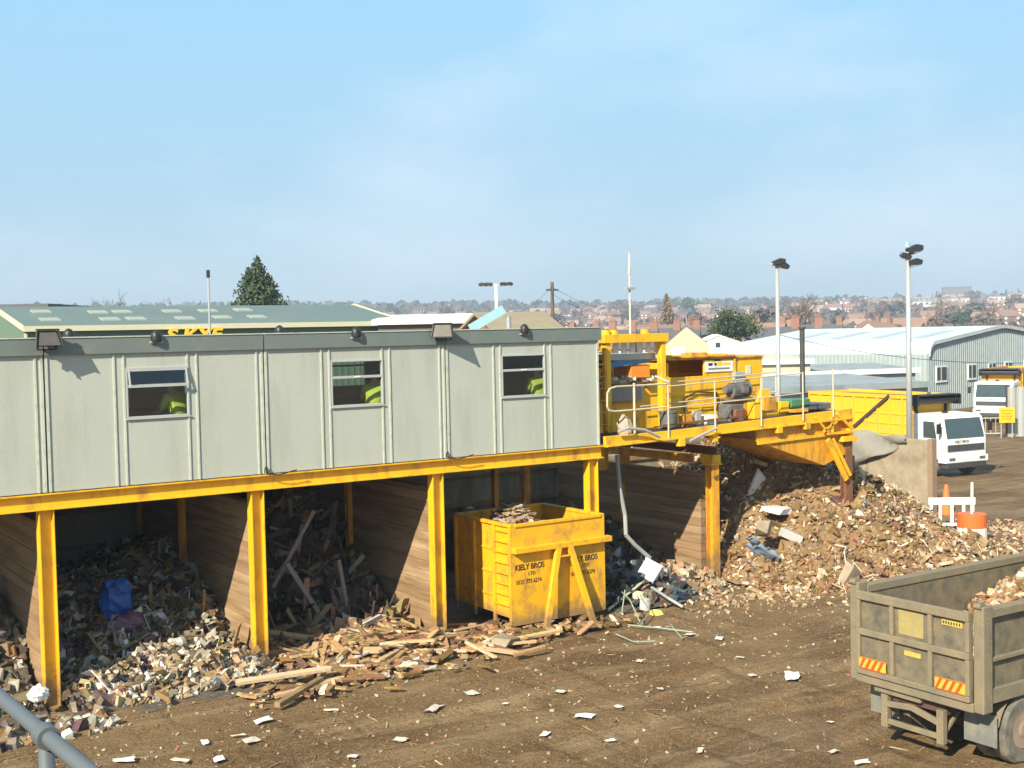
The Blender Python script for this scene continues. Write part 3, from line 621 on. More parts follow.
SPILL = [((.42, .30, .17), 4), ((.58, .48, .34), 1.6), ((.38, .2, .12), 1.6), ((.37, .28, .19), 4)]
scatter(m, lambda x, y: 0.0, (13.0, 30, -4.6, 1.0), 2300, SPILL, (.025, .15), keep=lambda x, y: rng.random() < bump(x, y, 17.0, -1.4, 2.2, .9)+bump(x, y, 21.5, -3.1, 3.6, .8)+.8*bump(x, y, 14.6, .2, 1.3, .8)+.5*bump(x, y, 27, -.7, 2.6, 1), rough=0, lift=.5)
scatter(m, lambda x, y: 0.0, (26, 31, -1, 6), 260, SPILL, (.03, .16), keep=lambda x, y: rng.random() < bump(x, y, 29.0, .6, 1.0, 1.2), rough=0, lift=.5)
wires(m, h5, (16.3, 27, -2.5, 7), 170, [((.12, .09, .07), 3), ((.6, .56, .48), 2), ((.3, .14, .08), 2), ((.2, .3, .4), .6)])
build_bits(m, 'rubble_heap', [debris_m, soil], 'large heap of broken brick, soil and concrete under the yellow conveyor', 'rubble heap')
# waste lying in the bay before the skip's right side (bay four)
def h4(x, y): return (1.3*sm(1.0, 5.2, y)+.45*bump(x, y, 13.2, .8, .9, .9)+.4*bump(x, y, 15.4, 1.2, 1.2, 1.0))*(.8+.4*fbm(x, y, .8, 3, 61))*sm(-.6, .4, y)
m = M(); heap_surface(m, h4, 12.1, 15.86, -.6, 7.2, .15, 61)
scatter(m, h4, (12.15, 15.85, -.3, 7.1), 1100, DARKW+[((.5, .45, .35), 1)], (.05, .34), tilt=1, seed=61)
scatter(m, h4, (13.4, 15.85, -.4, 1.6), 620, SPILL, (.04, .2), tilt=.8, seed=61, lift=.8)
scatter(m, h4, (12.2, 14.5, -.2, 3), 260, [((.12, .16, .17), 3), ((.05, .06, .06), 3), ((.4, .44, .45), 1)], (.2, .6), 'sheet', tilt=1, seed=61)
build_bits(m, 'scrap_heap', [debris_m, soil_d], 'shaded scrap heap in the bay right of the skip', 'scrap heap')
# gravel, crumbs and dust across the yard
m = M()
scatter(m, lambda x, y: 0.0, (-6, 32, -17, 1), 8000, [((.42, .37, .29), 4), ((.3, .22, .15), 3), ((.44, .37, .27), 1.2), ((.4, .17, .1), 1), ((.12, .09, .06), 3)], (.008, .07), keep=lambda x, y: rng.random() < .25+.75*sm(-9, -1, y), rough=0, bias=2.5)
n_ = 900; PP = []
while len(PP) < n_:
    x = rng.uniform(-5, 22); y = rng.uniform(-13, -.8)
    if rng.random() < .15+1.6*max(0, fbm(x, y, .35, 3, 91)): PP.append((x, y, .012))
l_ = .03+.26*rng.random(n_)**2.5; bits(m, np.array(PP), np.c_[l_, rng.uniform(.008, .035, n_), np.full(n_, .008)], pal(n_, [((.34, .25, .14), 4), ((.42, .34, .22), 1.5), ((.14, .09, .05), 3), ((.24, .16, .09), 4)]), .04, .3)
m.v = [(a_, b_, c_+(gz(a_, b_) if c_ < .6 else 0)) for a_, b_, c_ in m.v]
build_bits(m, 'rubble_crumbs', debris_m, 'crumbs of stone and brick trodden over the muddy yard', 'rubble')
# ------------------------------------------------------------------ individual loose pieces
def piece(name, label, cat, loc, build, mats, group=None):
    m = M(); build(m); o = m.build(name, mats); o.location = loc; return tag(o, label, cat, group)
# loose boards lying in front of the wood bay
bd = []
for k in range(3):
    m = M(); l_ = (1.5, 1.1, 1.9)[k]; y = 0
    pts = [(-l_/2, -.055), (l_/2-.05, -.05), (l_/2, .01), (l_/2-.1, .055), (-l_/2+.03, .06)]
    m.prism(pts, 2, -.022, .022)
    me = m.build('loose_board', mat('board_%d' % k, ((.50, .35, .19), (.40, .24, .12), (.58, .44, .28))[k], .8, var=.3, scale=12, bump=.3, bscale=40)); bd.append(me)
P0 = [(312, 630), (330, 640), (350, 634), (300, 650), (365, 645), (340, 652), (320, 662), (385, 652), (400, 640), (372, 632), (290, 662), (285, 690), (310, 690), (335, 626), (360, 622), (405, 655), (420, 640), (300, 638), (345, 660), (395, 630),
      (380, 640), (325, 648), (455, 640), (470, 634), (490, 645), (505, 636), (480, 655), (520, 650), (462, 628), (440, 655), (540, 640), (530, 658), (447, 634), (500, 655)]
for i, (px, py) in enumerate(P0):
    p = at(px, py, 2, .0); o = bd[i % 3] if i < 3 else bd[i % 3].copy()
    if i >= 3: COL.objects.link(o)
    stack = .06+.07*(i % 4)*(1 if px < 430 else .4)
    o.location = (p[0], p[1], stack); big = px < 430
    o.rotation_euler = (random.uniform(-.3, .3), random.uniform(-.10, .10), math.radians(random.gauss(-18 if big else 0, 22 if big else 60))); s = random.uniform(.6, 1.1); o.scale = (s*(1 if big else .7), s*(1.5 if big else .8), s*1.3)
    tag(o, 'broken pale board lying among splintered wood in front of the bays', 'board', 'broken boards on the ground')
for (px, py, ang, l_) in ((300, 693, 35, 1.5), (395, 654, 32, 1.4)):
    p = at(px, py, 2, .08); m = M().bar((-l_/2, 0, 0), (l_/2, 0, .05), .12, .09); o = m.build('timber_beam', timber if px < 350 else MATS['board_0'], bevel=.01); o.location = p; o.rotation_euler = (0, 0, math.radians(ang))
    tag(o, 'dark square timber lying apart at the left of the boards' if px < 350 else 'long pale timber sticking out at the right of the board pile', 'timber')
for i, (px, py, pz2) in enumerate(((292, 520, 1.3), (315, 540, 1.2), (300, 560, 1.0), (330, 575, .9), (345, 600, .4), (280, 545, 1.2), (310, 590, .6))):
    q = at(px, py, 1, 3.6-.3*i if i < 4 else 1.9); m = M().bar((0, 0, -.9), (.5 if i % 2 else -.35, -.3, .8), .10, .04, up=(0, 1, 0)); o = m.build('leaning_board', [debris_m, wood_m][0] if 0 else mat('grey_board', (.22, .2, .18), .8, var=.3, scale=8)); o.location = (min(max(q[0], 4.6), 7.3), q[1], max(q[2], .75))
    o.rotation_euler = (random.uniform(-.3, .3), random.uniform(-.5, .5), random.uniform(-.6, .6)); tag(o, 'grey board leaning on the dark waste heap in the shaded wood bay', 'board', 'boards leaning on the dark heap')
# paper and plastic scraps on the mud
sc = []
for k in range(4):
    m = M(); sheets(m, [np.zeros(3)], [.34+.06*k], [(.6, .6, .57)], .21, .05); sc.append(m)
spots = [(263, 719, 1.25), (251, 741, .8), (219, 757, .7), (434, 708, 1.0), (584, 716, 1.2), (471, 690, .7), (124, 760, .8), (700, 750, .5), (719, 636, .9), (752, 672, .5), (792, 676, 1.1), (833, 745, .5), (862, 758, .9), (400, 740, .6), (545, 733, .5), (331, 708, .6), (657, 625, .6), (640, 660, .5), (205, 742, .5), (180, 760, .7), (352, 757, .6), (618, 706, .45), (690, 632, .6), (740, 655, .4), (505, 700, .4), (560, 690, .5), (610, 740, .4), (238, 735, .5), (830, 716, .4), (660, 690, .4)]
pm = [white, mat('stained_paper', (.55, .50, .42), .8, var=.2, scale=8)]
for i, (px, py, s) in enumerate(spots):
    p = at(px, py, 2, .05)
    if i < 4: o = sc[i].build('litter_scrap', pm[i % 2], fix=False); keep = locals().get('keep_sc', []); keep.append(o); keep_sc = keep
    else: o = keep_sc[i % 4].copy(); COL.objects.link(o)
    o.location = (p[0], p[1], gz(p[0], p[1])+.05); o.rotation_euler = (0, 0, random.uniform(0, 6.28)); o.scale = (s*.85, s*.6, s*.5)
    LL = ('curved white scrap before the foot of the post between rubbish and wood', 'white scrap on the mud just below the curved white one', 'pale scrap at the bottom edge left of centre', 'flat white sheet on open mud below the loose boards', 'long white sheet on the mud below the skip', 'pale scrap on the mud below the wood splinters at the skip', 'pale scrap in the corner beside the scaffold rail', 'pale scrap in mid yard near the bottom edge', 'white scrap on the mud right of the green rods', 'small scrap in the yard between skip and tipper', 'largest white scrap in the yard left of the tipper', 'pale scrap just left of the tipper tail frame', 'white scrap under the tipper tail at the bottom edge')
    tag(o, LL[i] if i < len(LL) else 'small pale crumpled scrap lying on the brown mud', 'litter', 'scraps of litter on the mud')
# blue and purple bags on the rubbish heap
def blob(name, label, cat, px, py, Y, r, mtl, sq=(1, 1, 1), seed=0, low=.0):
    p = at(px, py, 1, Y); m = M(); n = 14; k_ = 10; vs = []
    for i in range(k_+1):
        th = math.pi*i/k_
        for j in range(n):
            ph = 2*math.pi*j/n; d = Vector((math.sin(th)*math.cos(ph), math.sin(th)*math.sin(ph), math.cos(th)))
            q = d*(1+.35*mnoise.fractal(d*1.6+Vector((seed*5, 0, 0)), 1, 2, 3)+.12*abs(math.sin(ph*5+d.z*4+seed)))*r; vs.append((q.x*sq[0], q.y*sq[1], q.z*sq[2]))
    m.add(vs, [(i*n+j, i*n+(j+1) % n, (i+1)*n+(j+1) % n, (i+1)*n+j) for i in range(k_) for j in range(n)])
    o = m.build(name, mtl, fix=False); o.location = p; return tag(o, label, cat)
blob('plastic_bag', 'crumpled bright blue sack near the top of the rubbish heap', 'bag', 117, 600, 2.4, .30, blue_bag, (1, .7, 1.3), 1)
blob('plastic_bag', 'faded purple sack just below the blue one on the rubbish heap', 'bag', 130, 622, 1.9, .25, mat('purple_bag', (.16, .08, .12), .6), (1.1, .8, .8), 2)
blob('plastic_bag', 'white carrier bag low at the left of the rubbish heap by the first post', 'bag', 38, 694, -.4, .13, white, (1.2, 1, 1), 3)
blob('plastic_bag', 'pale bag at the right side of the rubbish heap near the timber wall', 'bag', 178, 645, .9, .15, mat('grey_bag', (.4, .4, .38), .6), (1.2, 1, .9), 4)
p = at(790, 570, 2, .0)
for (px, py, Y, s, lb) in ((768, 560, -.2, .8, 'torn blue plastic sheet draped over the lower left of the rubble heap'), (756, 545, .1, .4, 'small blue plastic scrap above the torn blue sheet on the rubble')):
    q = at(px, py, 1, Y); m = M(); vs = []
    for i in range(9):
        for j in range(7):
            u, v_ = i/8-.5, j/6-.5; vs.append((u*s*.9+v_*.25*s, -v_*s*.75+.1*s*math.sin(i*1.7), -u*s*.95+.07*s*math.sin(j*2.1+i)+.06*random.random()))
    m.add(vs, [(i*7+j, i*7+j+1, (i+1)*7+j+1, (i+1)*7+j) for i in range(8) for j in range(6)]); o = m.build('plastic_sheet', lbl_blue, fix=False, smooth=True); o.location = q; so_ = o.modifiers.new('s', 'SOLIDIFY'); so_.thickness = .01; tag(o, lb, 'sheet')
def slabpiece(label, px, py, Y, dims, rot, mtl, name='concrete_lump', cat='lump'):
    q = at(px, py, 1, Y); m = M(); v = (CUBE*(1+rng.uniform(-.3, .3, (8, 3)))*np.array(dims)); m.add([tuple(a) for a in v], CF); o = m.build(name, mtl, bevel=.02); o.location = q; o.rotation_euler = rot; return tag(o, label, cat)
slabpiece('big pale broken slab standing at the foot of the rubble beside the tipper tail', 848, 578, -2.0, (.5, .25, .75), (.3, .5, .2), conc_l)
slabpiece('pale board-like slab tilted in the shaded hollow left of the rubble crest', 757, 487, 1.6, (.5, .1, .75), (.2, .5, .3), white)
slabpiece('flat white lump on the left flank of the rubble heap', 778, 510, .6, (.75, .5, .16), (.1, .1, .3), white)
slabpiece('whitish plaster lump right above the blue sheet on the rubble', 792, 535, .0, (.8, .55, .2), (.4, .1, .6), mat('plaster_grey', (.42, .42, .4), .85, var=.2, scale=6))
slabpiece('round pale lump left of the blue sheet on the rubble', 763, 528, -.1, (.4, .35, .3), (.1, .5, .6), conc_l)
slabpiece('pale lump of plaster at the foot of the skip hook arm', 506, 640, -1.5, (.55, .35, .15), (.1, .1, .6), conc_l)
# tangle of scrap by the skip
q = at(650, 575, 1, .3); t = thing('scrap_box', 'white metal box casing thrown on its side right of the skip', 'box', q, .5)
m = M().box(-.27, .27, -.22, .22, -.22, .22).box(-.29, .29, -.24, .24, .221, .25)
o = m.build('casing', white, t, world=False, bevel=.01); o.rotation_euler = (.5, .6, .3)
def rod(label, pts, r, mtl, name='scrap_pipe', cat='pipe', group=None): 
    o = M().tube(pts, r, 8).build(name, mtl, smooth=False); return tag(o, label, cat, group)
A = lambda px, py, Y: tuple(at(px, py, 1, Y)); G = lambda px, py, z=.04: tuple(at(px, py, 2, z))
rod('pale straight pipe leaning left down to the mud beside the skip', [A(645, 580, .2), G(608, 610, .05)], .03, rail_m)
rod('pale bent pipe running right down from the white box', [A(645, 583, .2), G(668, 598, .2), G(683, 607, .05)], .035, galv)
for i, pts in enumerate(([G(622, 592, .4), G(630, 600, .45), G(640, 622, .1)], [G(625, 590, .5), G(622, 612, .06)], [G(640, 595, .5), G(650, 612, .1), G(640, 625, .05)], [G(628, 625, .05), G(660, 628, .05), G(693, 632, .05)], [G(616, 634, .04), G(634, 642, .04), G(655, 641, .04)], [G(670, 624, .04), G(682, 638, .04)])):
    rod('thin greenish bent wire or rod tangled on the mud beside the skip', pts, .014, mat('green_wire', (.28, .36, .27), .6), 'bent_rod', 'rod', 'greenish rods beside the skip')
blob('foam_lump', 'yellow foam cushion lying on the mud right of the skip', 'cushion', 657, 616, -.95, .17, mat('yellow_foam', (.72, .62, .14), .8, var=.2, scale=9), (1.1, .7, .8), 7)
blob('plastic_bag', 'pale plastic bag beside the yellow foam cushion', 'bag', 645, 606, -.5, .16, mat('grey_bag', (.4, .4, .38), .6), (.8, .7, 1.2), 8)
blob('plastic_bag', 'dark navy sack lying in front of the sleeper wall', 'bag', 677, 598, -.25, .22, mat('navy_bag', (.02, .025, .05), .5), (1.5, .8, .6), 9)
pts = [A(617, 455, .6), A(620, 490, .55), A(625, 515, .5), A(626, 535, .4), A(635, 545, .35), A(650, 558, .3)]
rod('grey hose hanging from the conveyor deck beside the end post', pts, .05, mat('grey_hose', (.3, .31, .31), .6), 'hanging_hose', 'hose')
for k in range(5):
    pts = [(12.3+.2*k+.05*math.sin(i), .8+.25*k+.1*math.cos(i*2+k), 3.6-i*.28-.05*k) for i in range(9+k % 3)]
    rod('dark cable hanging below the conveyor beside the end post', pts, .018, black, 'hanging_cable', 'cable', 'cables hanging under the conveyor')
# ------------------------------------------------------------------ conveyor and hopper machinery
t = thing('sorting_machine', 'yellow conveyor machine with hopper, gantry and railed walkway beyond the cabins', 'machine', (16, .5, 0))
zb = lambda x: 3.94+max(0, x-14)*.033
m = M().prism([(12.12, 3.74), (20.35, 3.93), (20.35, zb(20.35)), (14, 3.95), (12.12, 3.94)], 1, -.08, .02).prism([(12.12, 3.70), (20.35, 3.88), (20.35, 3.93), (12.12, 3.74)], 1, -.14, .08); m.build('walkway_beam', yel, t, bevel=.006)
M().prism([(12.12, 3.86), (20.3, 4.06), (20.3, 4.10), (12.12, 3.90)], 1, .02, 1.0).build('walkway_deck', dark, t)
m = M().prism([(12.12, 3.74), (20.3, 3.93), (20.3, 4.15), (12.12, 3.94)], 1, 4.0, 4.1); m.build('rear_beam', yel_old, t)
for x in (13.2, 14.6, 16.0, 17.4, 18.8): M().box(x-.05, x+.05, .081, 4.0, zb(x)-.2, zb(x)-.06).build('cross_member', yel_old, t)
for x in (14.35, 15.4, 17.6, 18.6): M().box(x-.09, x+.09, -.16, -.0, zb(x)-.38, zb(x)-.2).build('bracket', yel, t, bevel=.01)
# hopper box
Yb = 1.15
def PX(px, py, Y=Yb): return at(px, py, 1, Y)
a = PX(612, 412); b_ = PX(763, 412); xl, xr = 12.35, b_[0]
zt1 = PX(700, 376)[2]; zt2 = PX(762, 357)[2]; xb0 = PX(667, 370)[0]; xo1 = PX(704, 370)[0]; xm = PX(733, 370)[0]
m = M().box(xl, xr, Yb, Yb+.05, 3.9, zt1).box(xl, xl+.05, Yb+.05, Yb+2.0, 3.9, zt1-.2).box(xr-.05, xr, Yb+.05, Yb+2.0, 3.9, zt2-.01).box(xl+.05, xr-.05, Yb+2.0, Yb+2.05, 3.9, zt1).build('hopper_side', yel, t, bevel=.006)
m = M().box(xo1, xm, Yb+.001, Yb+.05, zt1+.002, zt2-.02).box(xm+.06, xr-.001, Yb+.0, Yb+.05, zt1+.002, zt2).box(xm, xm+.058, Yb-.05, Yb+.07, 4.0, zt2+.04).box(xb0, xb0+.05, Yb+.0, Yb+1.95, zt1+.002, zt2-.06).box(xb0+.06, xr-.06, Yb+1.9, Yb+1.95, zt1+.002, zt2-.03).build('upper_box', yel, t, bevel=.006)
M().box(xb0, xr, Yb-.05, Yb+2.0, zt2, zt2+.05).box(xb0+.3, xm, Yb-.1, Yb+.1, zt2+.05, zt2+.10).build('top_plate', yel_old, t, bevel=.01)
m = M()
for k in range(2): m.box(xb0, xr-.3, Yb-.02, Yb-.001, 4.35+k*.32, 4.38+k*.32)
for k in range(4): m.box(xb0+.1+k*.98, xb0+.15+k*.98, Yb-.02, Yb-.001, 4.0, 4.34)
m.build('stiffener', yel, t)
si = M().box(xo1+.03, xm-.03, Yb-.03, Yb-.002, zt1+.09, zt2-.06).build('maker_sign', white, t)
sw = xm-xo1-.06
M().box(xo1+.12, xo1+.26, Yb-.036, Yb-.031, zt1+.25, zt2-.10).box(xo1+.33, xo1+.40, Yb-.036, Yb-.031, zt1+.25, zt2-.10).box(xo1+.33, xo1+.55, Yb-.036, Yb-.031, zt1+.36, zt1+.40).build('emblem', ink, si)
M().box(xo1+.42, xo1+.60, Yb-.035, Yb-.031, zt1+.25, zt1+.34).box(xo1+.62, xm-.12, Yb-.035, Yb-.031, zt1+.25, zt2-.10).build('emblem_patch', yl, si)
M().box(xo1+.12, xm-.15, Yb-.036, Yb-.031, zt1+.15, zt1+.19).build('emblem_line', ink_grey, si)
M().box(xm+.45, xm+.62, Yb-.02, Yb-.002, zt2-.42, zt2-.2).build('notice_plate', cream, t)
# gantry left
gx0 = at(606, 350, 1, .7)[0]; gx1 = at(661, 350, 1, .7)[0]; gt = at(630, 334, 1, .7)[2]
for x in (gx0, gx1):
    M().box(x-.065, x+.065, .6, .78, 3.95, gt-.02).build('gantry_post', yel, t, bevel=.006); M().box(x-.06, x+.06, 2.9, 3.05, 3.95, gt-.02).build('gantry_post', yel_old, t)
M().box(gx0-.15, gx1+.12, .55, .83, gt-.20, gt).box(gx0-.1, gx1+.1, 2.9, 3.05, gt-.2, gt).box(gx0-.08, gx0+.08, .83, 2.9, gt-.2, gt-.01).box(gx1-.08, gx1+.08, .83, 2.9, gt-.2, gt-.01).build('gantry_beam', yel, t, bevel=.006)
for x in (gx0, gx0+.25, gx1-.5): M().cyl((x, .7, gt), (x, .7, gt+.10), .1, 12).build('gantry_motor', yel, t)
for k in range(6): M().box(gx0+.35+k*.25, gx0+.5+k*.25, .85, .9, gt-.45, gt-.2).build('hanging_strip', white, t)
M().box(gx0+.2, gx1+.0, .9, 1.8, gt-.62, gt-.47).build('tray', galv, t, bevel=.01)
M().prism([(gx0+.15, gt-.80), (gx1-.12, gt-.70), (gx1-.12, gt-.50), (gx0+.9, gt-.57), (gx0+.15, gt-.68)], 1, .92, 1.7).build('blue_guard', blue_p, t)
M().box(gx0+.95, gx1-.14, .95, 1.7, gt-1.06, gt-.75).build('orange_guard', orange_p, t, bevel=.015)
M().box(gx0-.5, gx0+.45, 1.0, 1.6, gt-1.06, gt-.80).build('orange_guard', orange_p, t, bevel=.015)
M().cyl((gx0+.25, .98, gt-.95), (gx0+.25, 1.7, gt-.95), .17, 16).build('belt_drum', dark, t)
M().box(gx0+.2, gx1-.35, .95, 1.1, gt-1.62, gt-1.22).build('motor_cover', mat('grey_machine', (.22, .215, .20), .6, var=.2, scale=6), t, bevel=.03)
M().box(gx0-.55, gx0+.0, .9, 1.5, gt-.72, gt-.66).box(gx0-.55, gx0, .9, 1.5, gt-.35, gt-.30).box(gx0-.5, gx0-.1, 1.4, 1.5, gt-.66, gt-.35).build('side_shelf', yel_old, t)
m = M(); n = 120; bits(m, np.c_[rng.uniform(gx0+.1, gx1, n), rng.uniform(1.0, 1.9, n), gt-1.17+rng.uniform(0, .12, n)], np.c_[rng.uniform(.1, .4, n), rng.uniform(.05, .2, n), rng.uniform(.03, .08, n)], pal(n, [((.6, .58, .52), 3), ((.4, .36, .3), 2)]), .3)
build_bits(m, 'waste_on_belt', debris_m, None, None, t)
for k in range(3): M().box(xb0+.2+k*.7, xb0+.75+k*.7, Yb+.1, Yb+.5, zt2+.05, zt2+.13+.04*(k % 2)).build('roof_bar', yel_old if k % 2 else yel, t, bevel=.01)
M().tube([(xb0+.5, Yb-.06, 4.0), (xb0+.5, Yb-.06, 4.6), (xb0+.9, Yb-.06, 4.75), (xb0+1.6, Yb-.06, 4.7), (xb0+1.65, Yb-.06, 4.1)], .02, 6).build('conduit', black, t)
M().box(xb0+2.15, xb0+2.5, Yb-.16, Yb-.021, 4.75, 5.2).build('control_box', galv, t, bevel=.01)
M().tube([(gx0-.35, .6, 4.0), (gx0-.35, .6, gt-.3)], .03, 8).tube([(gx0-.1, .62, 4.0), (gx0-.1, .62, gt-.3)], .03, 8).build('ladder_stile', yel_old, t)
for k in range(7): M().cyl((gx0-.35, .61, 4.15+.28*k), (gx0-.1, .61, 4.15+.28*k), .015, 6).build('ladder_rung', yel_old, t)
for (x, w_, h_, mm) in ((14.9, .25, .3, yel_old), (15.6, .35, .22, white), (16.55, .3, .28, rust), (17.2, .25, .4, yel), (15.25, .18, .35, galv)): M().box(x, x+w_, .35, .35+w_, zb(x)-.02, zb(x)+h_).build('deck_box', mm, t, bevel=.02)
M().bar((14.1, .2, 4.05), (16.6, .35, 4.12), .05, .05).bar((14.0, .4, 4.02), (15.2, .3, 4.10), .08, .03).build('loose_bar', rust, t)
# motors and bins on the walkway
dk = mat('dark_machine', (.10, .105, .11), .55, var=.4, scale=7, dirt=(.2, .19, .17), dirt_amt=.3, dscale=8)
px_ = at(668, 412, 1, .5); m = M().lathe((px_[0], .5, 3.98), [(.2, 0), (.22, .35), (.24, .36), (.24, .40), (.02, .41)], 14).build('bin', dk, t)
m = M(); cx = at(738, 392, 1, .75)[0]; m.cyl((cx-.26, .75, 4.76), (cx+.22, .75, 4.76), .19, 18).cyl((cx+.26, .75, 4.78), (cx+.32, .75, 4.78), .2, 18).cyl((cx-.45, .75, 4.78), (cx-.28, .75, 4.78), .1, 12)
for k in range(10):
    an = k*math.pi/5; m.box(cx-.26, cx+.24, .75+.185*math.cos(an)-.01, .75+.185*math.cos(an)+.012, 4.76+.185*math.sin(an)-.01, 4.76+.185*math.sin(an)+.012)
m.box(cx-.08, cx+.12, .48, .6, 4.7, 4.92).build('motor', dk, t)
M().box(cx-.3, cx+.3, .55, 1.1, 4.48, 4.54).box(cx-.55, cx-.1, .45, .9, 3.98, 4.42).build('motor_mount', dk, t, bevel=.02)
M().box(cx+.05, cx+.42, .6, 1.0, 4.0, 4.47).build('gearbox', yel_old, t, bevel=.03)
# discharge end
m = M(); m.prism([(17.4, 4.0), (19.4, 4.1), (19.4, 4.25), (18.2, 4.2), (18.0, 4.75), (17.75, 4.75), (17.5, 4.3)], 1, .6, .7); m.prism([(17.4, 4.0), (19.4, 4.1), (19.4, 4.25), (18.2, 4.2), (18.0, 4.75), (17.75, 4.75), (17.5, 4.3)], 1, 1.7, 1.8)
m.box(17.75, 18.0, .7, 1.7, 4.3, 4.42).box(18.3, 18.6, .5, 1.7, 4.14, 4.4).build('conveyor_head', yel, t, bevel=.01)
M().box(17.75, 18.2, .55, .6, 4.2, 4.55).box(18.6, 19.1, .3, .9, 4.12, 4.2).build('guard_plate', yel_old, t)
M().box(19.0, 20.2, .5, 1.4, 4.13, 4.3).build('belt_end', dk, t, bevel=.03)
M().box(18.7, 19.4, .5, .9, 4.22, 4.44).build('green_cover', green_box, t, bevel=.02)
# chute
z_ = lambda x: zb(x)-.27
m = M(); prof = [(16.95, z_(16.95)), (20.2, z_(20.2)), (20.2, 2.95), (19.35, 2.72), (16.95, 3.50)]
m.prism(prof, 1, .02, .08); m.prism(prof, 1, 1.9, 1.96); m.prism([(16.95, 3.50), (19.35, 2.72), (19.35, 2.77), (16.95, 3.55)], 1, .08, 1.9).build('chute', yel_old, t, bevel=.005)
M().prism([(16.95, 3.42), (20.3, 3.50), (20.3, 3.58), (16.95, 3.50)], 1, -.04, .018).build('chute_flange', yel, t)
m = M().box(20.22, 20.34, -.1, .12, 3.45, 3.9).box(19.9, 20.45, -.16, .25, 3.30, 3.44); m.build('end_bracket', yel, t, bevel=.008)
m = M().box(20.10, 20.36, -.06, -.04, -.2, 3.29).box(20.10, 20.36, .12, .14, -.2, 3.29).box(20.22, 20.24, -.04, .12, -.2, 3.29); m.build('end_post', rust, t)
M().bar((19.35, -.12, 3.40), (20.05, -.12, 2.3), .07, .14).bar((19.55, -.12, 3.40), (20.18, -.14, 2.4), .05, .08).build('brace', yel, t, bevel=.005)
m = M().bar((18.9, -.12, 4.0), (19.35, -.12, 3.60), .05, .05).bar((19.7, -.12, 4.05), (20.3, -.12, 3.62), .05, .07).bar((19.2, -.12, 3.62), (19.7, -.12, 3.85), .05, .05).bar((19.35, -.12, 3.55), (20.3, -.12, 3.55), .06, .05).bar((19.55, -.12, 3.58), (19.5, -.12, 3.98), .05, .05); m.build('truss', yel, t)
for X, Y in ((12.6, 3.9), (16, 4.05), (20.2, 3.9)): M().box(X-.1, X+.1, Y-.1, Y+.1, -.2, 3.75).build('rear_post', yel_old, t)
# handrails
def rail_run(pts, z0f, parent, posts, top=1.06, mid=.55, r=.016):
    for h_ in (mid, top): M().tube([(x, y, z0f(x)+h_) for x, y in pts], r, 8).build('rail', rail_m, parent)
    for x, y in posts: M().cyl((x, y, z0f(x)-.15), (x, y, z0f(x)+top+.03), r*1.3, 8).build('rail_post', rail_m, parent)
h0_ = thing('walkway_handrail', 'pale tube handrail along the front of the yellow walkway', 'handrail', (15, -.1, 3.95))
rail_run([(13.95, -.1), (18.5, -.1)], zb, h0_, [(13.97, -.1), (15.45, -.1), (17.0, -.1), (18.48, -.1), (19.6, -.1)])
rail_run([(14.0, .95), (18.6, .95)], zb, h0_, [(18.1, .95), (18.6, .95)])
M().tube([(13.95, -.1, 5.06), (12.42, -.1, 5.06), (12.24, -.1, 5.02), (12.17, -.1, 4.92), (12.16, -.1, 4.62), (12.21, -.1, 4.53), (12.37, -.1, 4.50), (13.9, -.1, 4.52)], .022, 8).build('looped_rail', rail_m, h0_)
M().cyl((12.95, -.1, 3.9), (12.95, -.1, 5.12), .03, 8).build('rail_post', rail_m, h0_)
M().bar((13.6, -.1, 5.25), (14.0, -.1, 5.1), .04, .04).build('rail_stub', white, h0_)
blob('cement_sack', 'pinkish sack slumped on the walkway by the looped rail', 'sack', 625, 428, .1, .22, mat('sack_cloth', (.42, .33, .26), .85, var=.15, scale=8), (.8, .7, 1.3), 12)
rod('grey bent pipe hanging below the walkway edge at left', [A(618, 432, -.2), A(628, 428, -.25), A(645, 430, -.25), A(660, 437, -.25)], .035, galv, 'bent_pipe')
rod('grey pipe sloping up to the walkway edge', [A(690, 441, -.25), A(704, 434, -.25), A(717, 428, -.25)], .035, galv, 'bent_pipe')
# free-standing frame with post at X=16
t = thing('post_frame', 'yellow post with beam running back, free-standing left of the rubble heap', 'post', (16, .6, 0))
m = M().box(15.88, 16.12, .5, .52, -.2, 2.95).box(15.88, 16.12, .72, .74, -.2, 2.95).box(15.99, 16.01, .52, .72, -.2, 2.95); m.build('post', yel_old, t, bevel=.004)
M().box(15.82, 16.18, .44, .8, 2.951, 2.99).box(15.86, 16.14, .46, .9, 2.99, 3.21).build('cap', yel, t, bevel=.006)
ibeam_y(16, .45, 6.9, 3.212, 3.40, .2).build('beam', rust, t); ibeam_y(15.7, .95, 6.9, 3.0, 3.2, .1).build('side_beam', yel_old, t)
M().box(15.2, 15.4, 4.0, 4.15, 2.6, 3.2).build('stub_post', yel, t)
# rubble retaining wall on the right
q = at(935, 512, 2, 0); WX, WY = q[0], q[1]
t = thing('retaining_wall', 'pale concrete wall with a steel end column at the right of the rubble', 'wall', (WX, WY, 0))
m = M()
for k in range(3): m.box(WX-.12, WX+.06, WY+.2+k*2.6, WY+2.78+k*2.6, -.1, 2.42+.04*(k % 2))
m.build('panel', conc_l, t, bevel=.03); M().box(WX-.13, WX+.12, WY, WY+.19, -.1, 2.46).build('end_column', mat('brown_steel', (.27, .19, .125), .7, var=.2, scale=6), t, bevel=.01)
m = M(); vs = []
for i in range(25):
    for j in range(9):
        u = i/24; y = WY+1.0+u*6.9; dr = j/8
        vs.append((WX-.16-.10*math.sin(i*.9+j*.5)-.55*dr*(u), y, 2.50+1.1*u*u-dr*(.25+1.0*math.sin(math.pi*min(1, u*1.1))*1.0)+.05*math.sin(i*1.3+j)))
